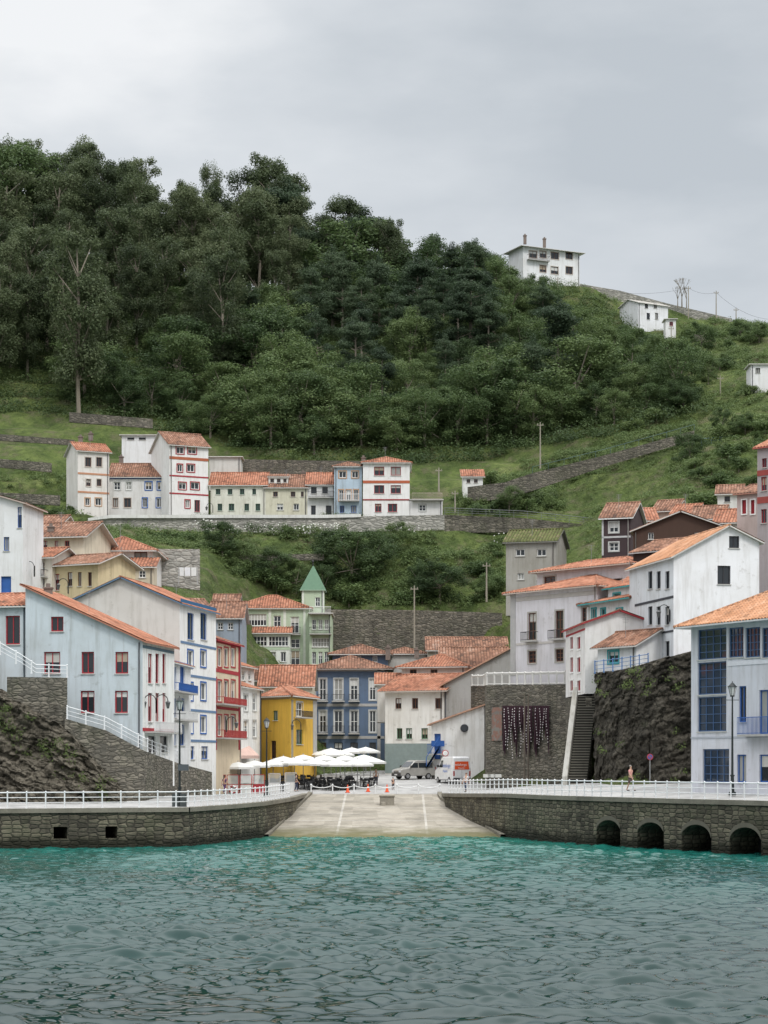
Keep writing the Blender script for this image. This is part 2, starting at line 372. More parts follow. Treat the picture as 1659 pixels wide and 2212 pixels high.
    for (px,d,pyt,hh) in chim:
        p=P(px,d);q=MB();zt=Z(pyt,d);w=.6
        q.box((p.x-w/2,p.y-w/2,zt-hh),(w,0,0),(0,w,0),(0,0,hh));q.box((p.x-w/2-.08,p.y-w/2-.08,zt),(w+.16,0,0),(0,w+.16,0),(0,0,.12))
        q.box((p.x-.15,p.y-.15,zt+.12),(.3,0,0),(0,.3,0),(0,0,.3),0);q.build('chimney',[paint((.2,.16,.14),.9)],ro)
    return par
LIL=(.68,.66,.69)
# --- lower left
H("pale blue gabled house with red window frames above the rocks",(55,151.5),(308,150),9,1700,[(1,1385,.45)],(.53,.585,.62),
  W(0,'rd',1332,1364,110,137)+W(0,'rd',1408,1455,95,130,176,203,249,277)+W(0,'rd',1492,1540,174,204,248,276)+W(1,'rd',1412,1476,320,329,336,344,351,358)+W(1,'rd',1497,1560,320,329,336,344,351,358)+W(1,'op',1590,1625,320,336,346,362),
  ecol={1:(.78,.78,.77)},trims=[(1,308,1574,375,1581,RED),(1,308,1400,375,1406,(.1,.16,.2))],fas=(.4,.17,.11),dirt=1,balc=[(1,312,1560,372,1581,(.7,.7,.7))],chim=[(104,155,1272,1.2)])
H("small pale blue annex with red glazed door and tiled roof",(-60,153),(50,152),8,1640,('G0',1312,.3),(.53,.585,.62),W(0,'rd',1330,1392,12,43),dirt=1)
H("tall white house with blue window frames and plain grey gable",(150,171.9),(388,170),11.3,1722,[(1,1304,.43),(3,1302,.43)],(.62,.6,.57),
  W(1,'bb',1324,1382,405,419,433,447)+W(1,'bs',1405,1440,405,417,433,445)+W(1,'bs',1475,1512,405,417,433,445)+W(1,'bs',1547,1583,405,417,433,445)+W(1,'bb',1612,1640,405,420,435,450),
  ecol={1:(.8,.8,.79)},trims=[(1,390,1392,470,1397,(.12,.2,.33)),(1,390,1460,470,1465,(.12,.2,.33)),(1,390,1533,470,1538,(.12,.2,.33)),(1,390,1598,470,1603,(.12,.2,.33)),(1,390,1304,470,1313,(.03,.12,.25))],fas=(.12,.2,.3),chim=[(192,176,1318,1)])
H("narrow white house with blue balconies and tiled roof",(364,161),(412,170),5,1722,('G0',1430,.3),(.74,.75,.76),
  W(0,'bd',1440,1490,371,381,389,399)+W(0,'bb',1508,1550,371,381,389,399)+W(0,'bb',1565,1610,371,381,389,399),balc=[(0,366,1478,408,1495,BLUE),(0,366,1538,408,1555,(.7,.7,.7))],trims=[(0,366,1430,412,1437,BLUE)])
H("narrow cream building with ornate red timber galleries",(465,183),(519,193),6,1716,('G0',1382,.35),(.64,.54,.4),
  W(0,'rs',1400,1440,470,479,484,493,499,508)+W(0,'rs',1470,1515,470,479,484,493,499,508)+W(0,'rs',1545,1590,470,479,484,493,499,508),
  trims=[(0,466,1384,519,1394,RED),(0,466,1448,519,1456,RED),(0,466,1528,519,1534,RED),(0,466,1462,468,1620,RED),(0,515,1394,518,1620,RED)],fas=RED,rm='oldtile',balc=[(0,466,1578,516,1594,(.4,.05,.05)),(0,466,1508,516,1522,(.4,.05,.05))])
H("narrow white house with grey stone window surrounds",(518,195),(562,204),6,1714,('G0',1483,.35),WHITE,W(0,'wg',1500,1535,526,536,545,554)+W(0,'wg',1556,1592,526,536,545,554))
H("upper white terraced house with tiled roof",(516,205),(549,211),6,1600,('G0',1438,.35),(.74,.74,.72),W(0,'wt',1448,1470,522,530,536,543))
H("grey blue house with weathered brown roof",(455,222),(522,222),8,1500,('G0',1335,.5),(.3,.35,.42),W(0,'wt',1345,1360,470,482,492,504),rm='oldtile')
H("grey blue attic house with brown tiled roof",(462,232),(512,232),6,1500,('G0',1310,.5),(.3,.35,.42),W(0,'wt',1318,1330,475,485),rm='oldtile')
H("yellow corner house with grey stone trim and tiled hip roof",0,0,0,1715,('HIP',1505,.42),(.68,.42,.07),
  W(1,'wg',1517,1548,640,654)+W(1,'gn',1576,1608,640,654)+W(0,'gn',1535,1556,590,600)+W(0,'br',1600,1640,585,596),poly=[P(562,207),P(628,203),P(684,212),Vector((-8.3,219)),Vector((-13.6,219))],
  trims=[(1,629,1504,684,1511,(.3,.22,.1)),(0,562,1504,628,1511,(.3,.22,.1)),(1,676,1511,684,1650,GREY),(1,629,1511,633,1650,(.3,.27,.2))],balc=[(1,636,1536,660,1549,DARK)])
H("low house with broad orange tiled roof behind the yellow house",(562,226),(674,226),10,1600,('G0',1483,.5),(.6,.55,.45),W(0,'wt',1488,1500,580,590))
H("small house with orange tiled roof",(546,228),(600,228),7,1600,('G0',1470,.45),(.6,.55,.45),rm='oldtile')
wc=[]
for a,b_ in ((690,705),(722,740),(757,773),(798,812)):
    wc+=W(0,'wg',1466,1512,a,b_)+W(0,'wg',1535,1582,a,b_)+W(0,'dk',1604,1640,a,b_)
CB=(.12,.17,.26);SG=(.42,.41,.4)
H("grand blue townhouse with stone quoins and iron balconies",(676,238),(838,238),12,1690,('HIP',1443,.35),CB,wc,
  trims=[(0,676,1446,683,1650,SG),(0,815,1446,822,1650,SG),(0,831,1446,838,1650,SG),(0,676,1443,838,1450,SG),(0,676,1520,838,1526,SG),(0,676,1590,838,1596,SG)],balc=[(0,686,1500,709,1514,DARK),(0,717,1500,745,1514,DARK),(0,753,1500,777,1514,DARK),(0,686,1568,709,1584,DARK),(0,717,1568,745,1584,DARK),(0,753,1568,777,1584,DARK)],rm='oldtile',fas=(.3,.27,.25),over=.7)
H("blue attic storey house with weathered hip roof",(718,251),(838,251),9,1500,('HIP',1412,.35),CB,W(0,'wt',1417,1430,735,745,770,780,805,815),rm='oldtile',over=.6,chim=[(838,250,1400,1.5)])
H("house with long weathered tiled roof",(825,256),(925,256),6,1500,('HIP',1413,.3),(.5,.48,.45),rm='oldtile')
GR=(.46,.55,.41)
H("pale green house with white windows and orange roof",(500,258),(670,258),9,1470,('HIP',1314,.42),GR,
  W(0,'ga',1326,1352,536,576)+W(0,'wt',1330,1354,591,607)+W(0,'wt',1332,1368,628,646)+W(0,'wt',1380,1400,628,648)+W(0,'wt',1405,1440,628,648),trims=[(0,580,1316,586,1440,(.65,.68,.6)),(0,612,1316,618,1440,(.65,.68,.6)),(0,655,1316,660,1440,(.65,.68,.6))],balc=[(0,622,1355,650,1370,DARK)])
H("white glazed gallery wing with tiled lean-to roof",(530,255.2),(626,255.2),2.6,1470,('S0',1368,.32),(.74,.76,.72),W(0,'ga',1374,1396,533,577,580,623)+W(0,'wb',1408,1430,540,552,562,574,584,596,606,618),trims=[(0,530,1398,626,1404,(.45,.55,.4))])
H("pale green bay wing with roof terrace and lattice balustrade",(668,256),(716,256),8,1470,('F',1326,0),GR,W(0,'wt',1338,1360,674,683,688,697,701,710)+W(0,'ga',1378,1398,674,712)+W(0,'wt',1408,1435,674,683,688,697,701,710),over=.2,smoothroof=paint((.5,.5,.48),.8),balc=[(0,669,1355,716,1369,DARK),(0,669,1311,715,1325,(.8,.8,.78))])
gt=H("pale green square tower with pointed green roof and finial",(652,259.2),(700,259.2),2.9,1400,('HIP',1268,2.0),GR,W(0,'wt',1290,1310,681,692),trims=[(0,652,1269,700,1275,(.65,.68,.6)),(0,652,1270,657,1316,(.65,.68,.6)),(0,695,1270,700,1316,(.65,.68,.6))],smoothroof=paint((.09,.18,.11),.6),fas=(.3,.4,.3),over=.25,cat='tower',name='tower')
q=MB();q.cyl(P3(676,260.6,1222),P3(676,260.6,1207),.08,.02);q.ball(P3(676,260.6,1213),.16);q.build('finial',[paint(DARK)],gt)
# --- centre right
H("white two storey house with brown shutters and grey green base",(832,222),(958,219),11,1690,('G0',1492,.34),(.74,.73,.7),
  W(0,'br',1508,1531,854,867,890,903,940,955)+W(0,'gn',1573,1596,857,869,877,890)+W(0,'gn',1573,1596,910,924),trims=[(0,832,1606,958,1670,(.22,.27,.26))],dirt=1,fas=(.5,.45,.4),over=.7)
H("white upper house with tiled hip roof",(868,228),(1005,226),8,1500,('HIP',1440,.38),(.72,.71,.68),W(0,'br',1446,1460,885,900,930,945),over=.6,rm='tile')
H("low tiled outbuilding beside white house",(815,226),(870,226),6,1560,('G0',1478,.4),(.62,.6,.57))
H("grey rendered gable house with sloping tiled roof",(958,219.3),(1102,217),9,1690,[(3,1480,.5)],(.36,.36,.35),dirt=1,fas=(.45,.28,.2))
H("house with broad orange tiled roof",(955,229),(1098,229),9,1560,('G0',1438,.5),(.5,.48,.45),W(0,'br',1445,1455,980,992),rm='oldtile')
H("building with flat brown weathered roof",(925,250),(1095,250),9,1560,('G0',1405,.4),(.4,.36,.3),rm='oldtile',chim=[(900,245,1405,1)])
an=H("small white shed-roofed house with round porthole window",(932,212),(1046,208),7,1716,[(3,1566,.28)],(.74,.74,.73),W(0,'bd',1585,1640,938,952),trims=[(0,932,1600,960,1612,BLUE)],balc=[(0,932,1607,966,1628,BLUE)],dirt=1,fas=(.45,.28,.2))
q=MB();c=P3(1003,209.3,1573);q.cyl(c+Vector((0,.3,0)),c+Vector((0,-.12,0)),.42,n=20);q.cyl(c+Vector((0,-.121,0)),c+Vector((0,-.14,0)),.33,n=20,m=1);q.build('porthole_window',[paint(DARK),glassD],an)
H("lilac white mansion with stone quoins and hip roof",(1103,191.5),(1290,182.5),11,1600,('HIP',1282,.28),LIL,
  W(0,'st',1324,1382,1141,1158)+W(0,'st',1319,1378,1200,1217)+W(0,'st',1312,1345,1257,1272)+W(0,'st',1406,1432,1141,1158)+W(0,'st',1402,1429,1200,1217),
  trims=[(0,1103,1284,1114,1460,SG),(0,1115,1384,1290,1389,(.5,.47,.44)),(0,1115,1283,1290,1292,(.5,.47,.44))],over=.6,fas=(.5,.42,.36),balc=[(0,1137,1365,1163,1384,DARK),(0,1196,1361,1222,1380,DARK)])
H("lilac upper storey with shallow tiled roof",(1160,196),(1362,187),7,1330,('HIP',1236,.27),(.6,.58,.6),W(0,'st',1245,1260,1175,1200,1255,1285)+W(0,'dk',1250,1275,1310,1345),over=.6,fas=(.5,.42,.36),rm='tile')
H("old grey house with moss covered roof",(1093,216),(1200,214.6),7,1330,('G0',1172,.45),(.36,.35,.32),W(0,'wb',1186,1201,1114,1134,1160,1180)+W(0,'wb',1238,1252,1118,1132,1160,1172),rm='moss',dirt=1.2,fas=(.2,.2,.18))
H("tall white gabled house with orange roof above the cliff",(1455,165),(1640,166.6),11,1500,[(3,1203,.54),(1,1172,.45)],(.8,.8,.82),
  W(0,'dk',1158,1184,1575,1597)+W(0,'dk',1222,1262,1550,1578)+W(3,'dk',1234,1272,1400,1409,1418,1427,1437,1446)+W(3,'dk',1310,1350,1400,1409,1418,1427,1437,1446)+W(3,'dk',1385,1418,1400,1409,1418,1427,1437,1446),
  ecol={3:(.68,.7,.73)},trims=[(3,1372,1296,1455,1301,(.05,.05,.06)),(3,1372,1368,1455,1372,(.05,.05,.06))],rm='peach')  # same white house; shade on the left wall is put into its colour
H("modern pale harbour building with blue glazed curtain wall",(1493,143),(1725,132.5),14,1735,('HIP',1345,.5),(.6,.61,.66),
  W(0,'gl',1358,1424,1507,1569)+W(0,'gl',1355,1420,1574,1606,1610,1642,1646,1680,1684,1715)+W(0,'gl',1430,1500,1507,1569)+W(0,'gl',1505,1580,1507,1569)+W(0,'bb',1482,1560,1596,1612)+W(0,'bb',1490,1585,1640,1670,1676,1706)+W(0,'gl',1618,1690,1518,1575)+W(0,'bb',1630,1690,1592,1612)+W(0,'bb',1630,1690,1640,1700),
  trims=[(0,1573,1424,1725,1434,(.65,.66,.7)),(0,1493,1590,1725,1594,(.4,.42,.46))],rm='peach',over=.9,fas=(.6,.6,.6),cat='building',name='building',balc=[(0,1612,1548,1715,1586,BLUE)])
H("narrow white house with red shutters",(1222,182.6),(1264,172),6,1507,('G0',1364,.35),(.74,.73,.72),W(0,'sr',1376,1402,1232,1238,1247,1254)+W(0,'sr',1420,1452,1232,1238,1247,1254)+W(0,'sr',1470,1492,1232,1238,1247,1254),fas=RED,rm='oldtile',trims=[(0,1223,1365,1264,1369,RED)],dirt=1)
H("white house with turquoise window frames and eaves",(1264,184),(1366,176),7,1560,('HIP',1305,.3),(.74,.76,.76),W(0,'tl',1315,1336,1278,1288,1298,1308,1332,1345)+W(0,'tl',1358,1385,1275,1284,1298,1308)+W(0,'tl',1402,1430,1275,1284),fas=TEAL,trims=[(0,1264,1343,1366,1347,TEAL)],rm='tile',over=.6)
H("narrow white block beside turquoise house",(1310,182),(1368,178),5,1400,('G0',1272,.4),(.7,.72,.73),W(0,'tl',1282,1296,1325,1340),fas=TEAL)
H("small white annex with tiled roof and turquoise window",(1291,170),(1374,166),5,1520,('G0',1398,.5),(.76,.77,.78),W(0,'tl',1406,1432,1314,1336),rm='oldtile',over=.5)
H("dark brown timber clad house",(1368,188),(1485,184),8,1480,('G0',1195,.35),(.05,.035,.035),W(0,'dk',1210,1235,1385,1400),rm='oldtile',fas=(.4,.4,.4))
H("dark brown gabled house with chimney",(1368,202),(1575,200),9,1250,('G1',1148,.38),(.08,.048,.038),W(0,'wb',1150,1165,1400,1412,1500,1514),rm='oldtile',chim=[(1430,203,1128,1.2)])
H("dark brown plum house with white bay window",(1300,217),(1362,216),8,1260,('G0',1120,.5),(.065,.045,.05),W(0,'wg',1128,1150,1316,1336)+W(0,'wg',1172,1190,1316,1336),fas=WHITE,trims=[(0,1300,1122,1304,1200,(.5,.5,.5)),(0,1300,1158,1362,1162,(.5,.5,.5))],rm='oldtile')
H("house with bright orange tiled roof",(1352,226),(1420,226),8,1230,('G0',1125,.45),(.5,.3,.25),chim=[(1390,230,1105,1)])
H("small terracotta roofed house on the slope",(1412,234),(1458,233),6,1230,('G0',1105,.5),(.5,.42,.36),rm='oldtile')
H("small pale house with weathered roof on the slope",(1452,230),(1500,229),6,1230,('G0',1112,.45),(.6,.57,.52),W(0,'br',1118,1130,1465,1475),rm='tile')
H("house with weathered pink tiled roof and white walls",(1495,224),(1560,223),7,1230,('G0',1122,.5),(.7,.68,.66),W(0,'br',1132,1146,1515,1527),rm='oldtile')
H("white house with broad tiled roof above the gable house",(1545,218),(1610,217),7,1230,('G0',1130,.5),(.7,.68,.66),W(0,'br',1140,1152,1570,1582),rm='tile')
H("white house with small tiled roof on the slope",(1550,240),(1602,239.4),6,1200,('G0',1068,.45),(.7,.7,.68),W(0,'dk',1072,1084,1565,1577),rm='oldtile')
H("pale pink house with red shutters",(1592,206),(1640,204.5),7,1250,('G0',1068,.35),(.5,.42,.4),W(0,'sr',1080,1110,1603,1612,1622,1630),fas=(.4,.2,.15),rm='oldtile')
H("tall dark red and white house with tiled roof",(1636,192),(1720,189),9,1300,('G0',968,.4),(.4,.36,.37),W(0,'rd',990,1010,1646,1656)+W(0,'rd',1030,1060,1644,1656)+W(0,'rd',1100,1130,1644,1656),trims=[(0,1636,1012,1720,1024,(.3,.06,.05)),(0,1636,1070,1720,1084,(.3,.06,.05))],fas=(.4,.1,.08))
# --- left slope
H("tall white house with blue door and tiled roof edge",(-60,184.7),(50,184),6,1320,[(1,1088,.3)],(.74,.75,.76),W(0,'bd',1245,1282,2,24)+W(0,'bb',1095,1140,38,47)+W(0,'bb',1160,1190,8,20),fas=(.5,.4,.35),rm='oldtile')
H("cream house with red windows and roof balcony",(62,199),(180,197.8),8,1310,('G0',1160,.42),(.68,.62,.5),W(0,'rd',1168,1190,92,102,118,126,140,150)+W(0,'rd',1215,1245,75,85,100,110),rm='oldtile',balc=[(0,62,1168,84,1184,DARK)],over=.6,dirt=1.1,chim=[(110,200,1140,1)])
H("small cream house with attic balcony and old roof",(66,207),(125,206.5),6,1310,('G0',1138,.45),(.7,.62,.5),W(0,'rd',1143,1154,78,86,98,106),rm='oldtile',over=.4,dirt=1)
H("pale house with red shutters and narrow balcony",(62,190.5),(112,189.6),5,1330,('G0',1205,.4),(.72,.68,.6),W(0,'rd',1215,1240,70,78,88,96)+W(0,'rd',1250,1275,70,78,88,96),rm='tile',balc=[(0,64,1232,104,1246,DARK)],over=.5,dirt=1)
H("cream house with brown shutters and long tiled eaves",(108,190.5),(212,187.8),6,1330,('G0',1222,.35),(.66,.56,.36),W(0,'br',1236,1266,146,156,168,176,190,198)+W(0,'rd',1240,1275,118,128),rm='oldtile',over=.6,dirt=1.1)
H("white house with orange hip roof and brown shutters",(187,206),(330,206),8,1300,('HIP',1187,.45),(.7,.69,.67),W(0,'br',1192,1208,205,228,240,262,290,318),over=.6,chim=[(262,210,1165,.8)])
H("cream ground floor wing with tiled lean-to roof",(196,202.5),(332,202.5),3,1300,('S0',1225,.35),(.6,.54,.42),W(0,'br',1232,1252,235,250)+W(0,'wt',1232,1248,270,285,300,315))
H("low grey house with weathered roof behind the white gable",(330,196),(452,198),6,1420,('G0',1312,.35),(.5,.5,.48),rm='oldtile')
# --- upper row
H("white three storey house with salmon window surrounds",(168,290),(236,292),6,1150,('G0',973,.5),(.74,.71,.68),W(0,'bw',988,1008,184,197,208,220)+W(0,'bw',1035,1050,186,196,209,219)+W(0,'tn',1076,1092,184,194,206,219),trims=[(0,168,1022,236,1026,(.5,.25,.15)),(0,168,1062,236,1066,(.5,.25,.15))],rm='tile',chim=[(196,296,938,1),(174,294,945,1)])
H("low white house with big weathered roof and blue windows",(236,293),(367,293),9,1150,('G0',1030,.55),(.7,.69,.68),W(0,'wg',1041,1058,246,260,272,284)+W(0,'bs',1041,1058,314,328,340,353)+W(0,'bw',1076,1096,244,255,268,283)+W(0,'bs',1076,1096,308,318,338,350),rm='oldtile',chim=[(262,300,988,1)],trims=[(0,236,1030,367,1035,(.12,.16,.3))],dirt=1.1)
H("tall white house with red window frames",(366,289.5),(450,292),8.5,1150,('G0',960,.55),(.78,.77,.76),W(0,'rs',965,980,381,397,406,424)+W(0,'rs',1003,1019,383,394,404,420)+W(0,'rs',1042,1057,386,402,412,430)+W(0,'rs',1080,1097,400,410)+W(0,'rd',1080,1106,420,432),trims=[(0,366,988,450,994,(.4,.12,.06)),(0,366,1028,450,1031,RED),(0,366,1066,450,1069,RED)],rm='oldtile',chim=[(350,296,940,1)])
H("whitewashed cottage with green windows",(455,292),(574,292),9,1150,('G0',1048,.52),(.7,.7,.62),W(0,'gn',1056,1068,466,476,492,502,518,528,545,553)+W(0,'gn',1088,1103,470,480,494,506,528,538,552,562),dirt=1.3,chim=[(470,297,1025,.8)])
H("cream cottage with dormer and old roof",(574,292),(664,292),9,1150,('G0',1053,.52),(.64,.62,.5),W(0,'br',1062,1073,590,600,628,638,650,656)+W(0,'wb',1088,1102,598,612,634,646),rm='oldtile',dirt=1.3)
H("white roof dormer house with three small windows",(580,293.2),(622,293.2),3,1052,('S0',1031,.25),(.75,.75,.72),W(0,'br',1034,1042,584,592,598,606,612,619),rm='oldtile',over=.2,pipe=False)
H("white house with dark balcony and orange roof",(664,292),(724,292),9,1150,('G0',1047,.5),(.74,.74,.73),W(0,'dk',1052,1066,672,684,696,708)+W(0,'dk',1092,1112,672,682,704,716),balc=[(0,666,1062,722,1075,DARK)],chim=[(655,298,1022,.8)],dirt=1)
H("light blue house with white balcony",(722,290),(782,290),8,1150,('HIP',1008,.4),(.45,.55,.64),W(0,'tn',1018,1032,732,748,760,774)+W(0,'tn',1058,1082,732,742,748,758,764,774)+W(0,'bb',1092,1108,734,744,758,770),balc=[(0,733,1068,776,1082,(.8,.8,.8))],rm='oldtile',chim=[(785,296,990,.8)])
H("white three storey house with red shutters",(784,289),(885,289),9,1150,('HIP',1000,.36),(.8,.79,.78),W(0,'rd',1008,1027,808,830,844,866)+W(0,'rd',1048,1066,808,830,844,866)+W(0,'rd',1088,1106,810,824,838,858),trims=[(0,784,1038,885,1044,(.45,.12,.06)),(0,784,1078,885,1081,(.3,.05,.05))])
H("low white terrace building with rooftop awning",(886,289),(956,289),7,1150,('F',1080,0),(.74,.73,.72),W(0,'wg',1090,1104,905,920),over=.15,smoothroof=paint((.5,.5,.48),.8),balc=[(0,890,1066,955,1080,(.5,.4,.35))])
H("small white hut with red tiled roof",(1000,300),(1043,300),3.5,1075,('S0',1030,.4),(.72,.72,.7),W(0,'br',1035,1043,1008,1016,1024,1032),pipe=False)
H("long low white shed on garden terrace",(263,306),(342,306),4,1060,('F',941,0),(.74,.75,.76),W(0,'dk',945,950,275,290,300,315),smoothroof=paint((.6,.6,.6),.8))
H("rendered white garden building",(452,300),(520,300),4,1060,('F',988,0),(.6,.6,.57),smoothroof=paint((.6,.6,.6),.8),dirt=1)
H("long white house on the ridge with chimneys",(1130,396),(1252,401.5),6,680,('HIP',532,.16),(.76,.77,.78),W(0,'bw',542,557,1143,1160,1166,1180)+W(0,'bw',545,560,1190,1207,1222,1237)+W(0,'bw',573,588,1166,1180)+W(0,'bw',576,592,1190,1206,1222,1237),smoothroof=paint((.3,.29,.27),.9),over=.9,balc=[(0,1138,553,1184,563,DARK)],chim=[(1134,399,510,1.6),(1176,400,517,1.6)])
H("white house with grey roof on the steep hillside",(1378,386),(1443,389.5),6,740,('G0',653,.35),(.74,.75,.77),W(0,'dk',656,666,1393,1400,1412,1419)+W(0,'dk',676,690,1397,1404,1415,1422),smoothroof=paint((.35,.33,.3),.9))
H("small white hillside hut",(1438,383),(1460,383),3,730,('F',690,0),(.75,.75,.75),W(0,'rd',695,704,1446,1454),smoothroof=paint((.5,.5,.5),.9),pipe=False)
H("small white house on grassy terraces",(1622,316),(1668,316),4,860,('F',788,0),(.74,.74,.74),W(0,'dk',795,806,1632,1642),smoothroof=paint((.5,.5,.5),.9))
# ---------- walls
def ribbon(label,pts,m,th=.5,cat='wall',name='stone_wall'):
    b=MB();n=len(pts);fr=[P(p[0],p[1]) for p in pts]
    for i in range(n-1):
        a,c=fr[i],fr[i+1];t=(c-a).normalized();no=Vector((-t.y,t.x))*th
        za,zc=Z(pts[i][2],pts[i][1]),Z(pts[i+1][2],pts[i+1][1]);ya,yc=Z(pts[i][3],pts[i][1]),Z(pts[i+1][3],pts[i+1][1])
        v=lambda p,z,o=0:(p.x+no.x*o,p.y+no.y*o,z)
        b.poly([v(a,ya),v(c,yc),v(c,zc),v(a,za)]);b.poly([v(a,za),v(c,zc),v(c,zc,1),v(a,za,1)])
        b.poly([v(c,yc,1),v(a,ya,1),v(a,za,1),v(c,zc,1)])
        if i==0: b.poly([v(a,ya,1),v(a,ya),v(a,za),v(a,za,1)])
        if i==n-2: b.poly([v(c,yc),v(c,yc,1),v(c,zc,1),v(c,zc)])
    return b.build(name,[m],None,label=label,category=cat)
ribbon("pale stone retaining wall below the terrace houses",[(150,289,1140,1180),(190,287,1124,1175),(240,286,1117,1165),(500,285,1117,1160),(700,285,1117,1150),(960,285,1112,1145)],PALE())
ribbon("whitewashed parapet along the upper path",[(190,286.4,1119,1125),(240,285.6,1112,1119),(500,284.8,1112,1119),(700,284.8,1112,1119),(780,284.8,1110,1117)],wallm((.7,.7,.68),1),.3)
ribbon("dark stone parapet along the hillside path",[(960,285,1112,1150),(1130,284,1119,1150),(1290,283,1136,1165)],MAS())
ribbon("long dark rubble retaining wall behind the village",[(700,264.8,1316,1480),(900,264.8,1318,1480),(1085,264.8,1324,1480)],MAS(),.6)
ribbon("rubble wall climbing the grassy hillside",[(1010,297,1052,1085),(1090,294,1042,1078),(1150,292,1022,1060),(1300,294,985,1010),(1500,300,930,950)],MAS())
ribbon("tall stone terrace wall hung with fishing nets",[(1017,214,1482,1690),(1047,212,1482,1690),(1051,192,1480,1712),(1222,183,1478,1712)],MAS(),.8)
ribbon("stone terrace side wall under the red shuttered house",[(1222,182.8,1478,1712),(1224,182.4,1507,1712),(1266,171.8,1507,1712)],MAS(),.5)
ribbon("coursed rubble wall stepping down to the quay",[(140,147,1552,1740),(230,148,1578,1740),(312,149,1622,1740),(383,160,1648,1730),(458,168,1668,1728)],MAS(),.7)
ribbon("upper rubble retaining wall beside blue house",[(15,147.2,1462,1560),(145,147.8,1464,1570)],MAS(),.9)
ribbon("garden stone wall beside white house",[(330,214,1186,1262),(432,216,1186,1275)],PALE(),.4)
ribbon("dark garden wall above the terrace",[(520,305,992,1040),(780,305,996,1040)],MAS(),.4)
ribbon("ridge top stone parapet",[(1175,404,600,640),(1340,402,628,670),(1440,400,655,700),(1580,396,688,725)],PALE(),.4)
for a in (("terrace wall on the upper slope",[(1480,345,820,842),(1600,345,832,858)]),("terrace wall on the right slope",[(1500,315,905,925),(1700,312,890,915)]),("terrace wall under trees on the left slope",[(150,305,890,912),(330,308,905,925)]),
 ("low terrace wall behind the white house",[(-80,290,985,1002),(110,288,1000,1020)]),("low garden wall on the left slope",[(-80,262,1060,1080),(130,270,1070,1092)]),("mossy terrace wall above the gardens",[(-100,300,930,945),(160,300,950,962)]),("rough terrace wall high on the slope",[(1500,372,722,736),(1700,368,745,760)]),("broken terrace wall on the grassy slope",[(1430,330,868,880),(1560,332,870,885)]),("rough garden terrace wall",[(450,272,1200,1212),(700,272,1196,1210)]),("crumbling terrace wall below the ridge",[(1420,378,735,746),(1560,376,752,764)])): ribbon(a[0],a[1],MAS(),.4)
# ---------- terrain
TP=np.array([-900,0,250,450,560,700,830,1000,1100,1250,1400,1659,2500.])
TT=[(136,-3,-3,-3,-3,-3,-3,-3,-3,-3,-3,-3,-3,-3),(148,-2,-2,-2,-2,-3,-3,-3,-3,-3,-3,-2,-2,-2),(151,3,3,2.3,-1,-2,-2,-2,-2,-2,-2,-1,0,0),(160,14,11,6,1.5,-1.5,-1.5,-1.5,-1.5,-1,2,6,6,9),
(172,18,16,14,2.2,.5,.5,.5,.5,1,2.7,13,13,14),(184,22,20,17,2.6,2,2,2,2,2.6,3.5,14,14.5,16),(190,24,22,18.5,3,2.4,2.4,2.4,2.4,2.6,13.5,15,16,17),
(200,27,24,21,8,3,3,3,3,4,15,17,18,20),(215,30,28,25.5,19,5,3.6,3.6,3.8,10,20,24,25,27),(230,32,30.5,29,24,12,5,4.2,4.5,18,26,29,31,33),
(245,34,33,32,28,18,10,8,8,20,29,33,36,38),(258,36,35.5,35,31,22,15,14,14,21,32,37,40,43),(263.8,37.5,36.5,36,32.5,26,17,17,17,23,33.5,39.5,43,46),(266,38,37,36.5,33,28,25.5,25.5,25.5,27,34,40,44,47),
(284,40,39.5,39,38.5,38,38,38,38.5,38.5,39.5,45,52,55),(290,43,42,41.3,41.3,41.3,41.3,41.3,41.5,42,43,47,54,57),(300,45,44,42.5,42,42,42,42,43.5,45,48,51,57,60),
(308,51,50,49,49,48,48,48,48,49,53,56,61,64),(330,63,62,61,60,60,60,60,60,60,63,66,71,74),(370,86,86,84,82,82,82,82,82,82,83,82,86,88),(386,95,95,93,90,89,89,89,89,91,91,88,90,90),
(400,104,104,102,99,97,97,97,98,102,101.5,97,93,88),(425,116,115,112,108,105,105,105,103,102,101,96,90,86),(460,122,120,115,108,105,105,104,101,98,96,92,86,84),(600,118,116,110,104,98,96,94,92,90,88,84,80,78),(2500,60,60,60,60,60,60,60,60,60,60,60,60,60)]
TD=np.array([r[0] for r in TT],float);TV=np.array([r[1:] for r in TT],float)
wv=[(G.uniform(-.35,.35),G.uniform(-.35,.35),G.uniform(0,6)) for _ in range(9)]
def TZ(px,d):
    px=np.asarray(px,float);d=np.asarray(d,float)
    i=np.clip(np.searchsorted(TD,d)-1,0,len(TD)-2);f=np.clip((d-TD[i])/(TD[i+1]-TD[i]),0,1)
    j=np.clip(np.searchsorted(TP,px)-1,0,len(TP)-2);g=np.clip((px-TP[j])/(TP[j+1]-TP[j]),0,1)
    z=(TV[i,j]*(1-f)+TV[i+1,j]*f)*(1-g)+(TV[i,j+1]*(1-f)+TV[i+1,j+1]*f)*g
    x=(px-CX)/F*d;w=sum(np.sin(a*x+b*d+c) for a,b,c in wv);k=np.clip((d-215)/50,0,1)
    return z+w*.15*k+.5*np.sin((z+.4*w)*1.7)*k
def tpy(px,d): return HY-(TZ(px,d)-EZ)/d*F
cols=np.concatenate([np.arange(-900,-100,40),np.arange(-100,1760,9),np.arange(1760,2500,40)]);rows=np.concatenate([np.arange(136,440,1.1),np.arange(440,620,10),[800,1200,2500]])
pp,dd=np.meshgrid(cols,rows);zz=TZ(pp,dd)
me=fast('hillside',np.stack([(pp-CX)/F*dd,dd,zz],-1).reshape(-1,3),gridq(len(rows),len(cols)),[],True)
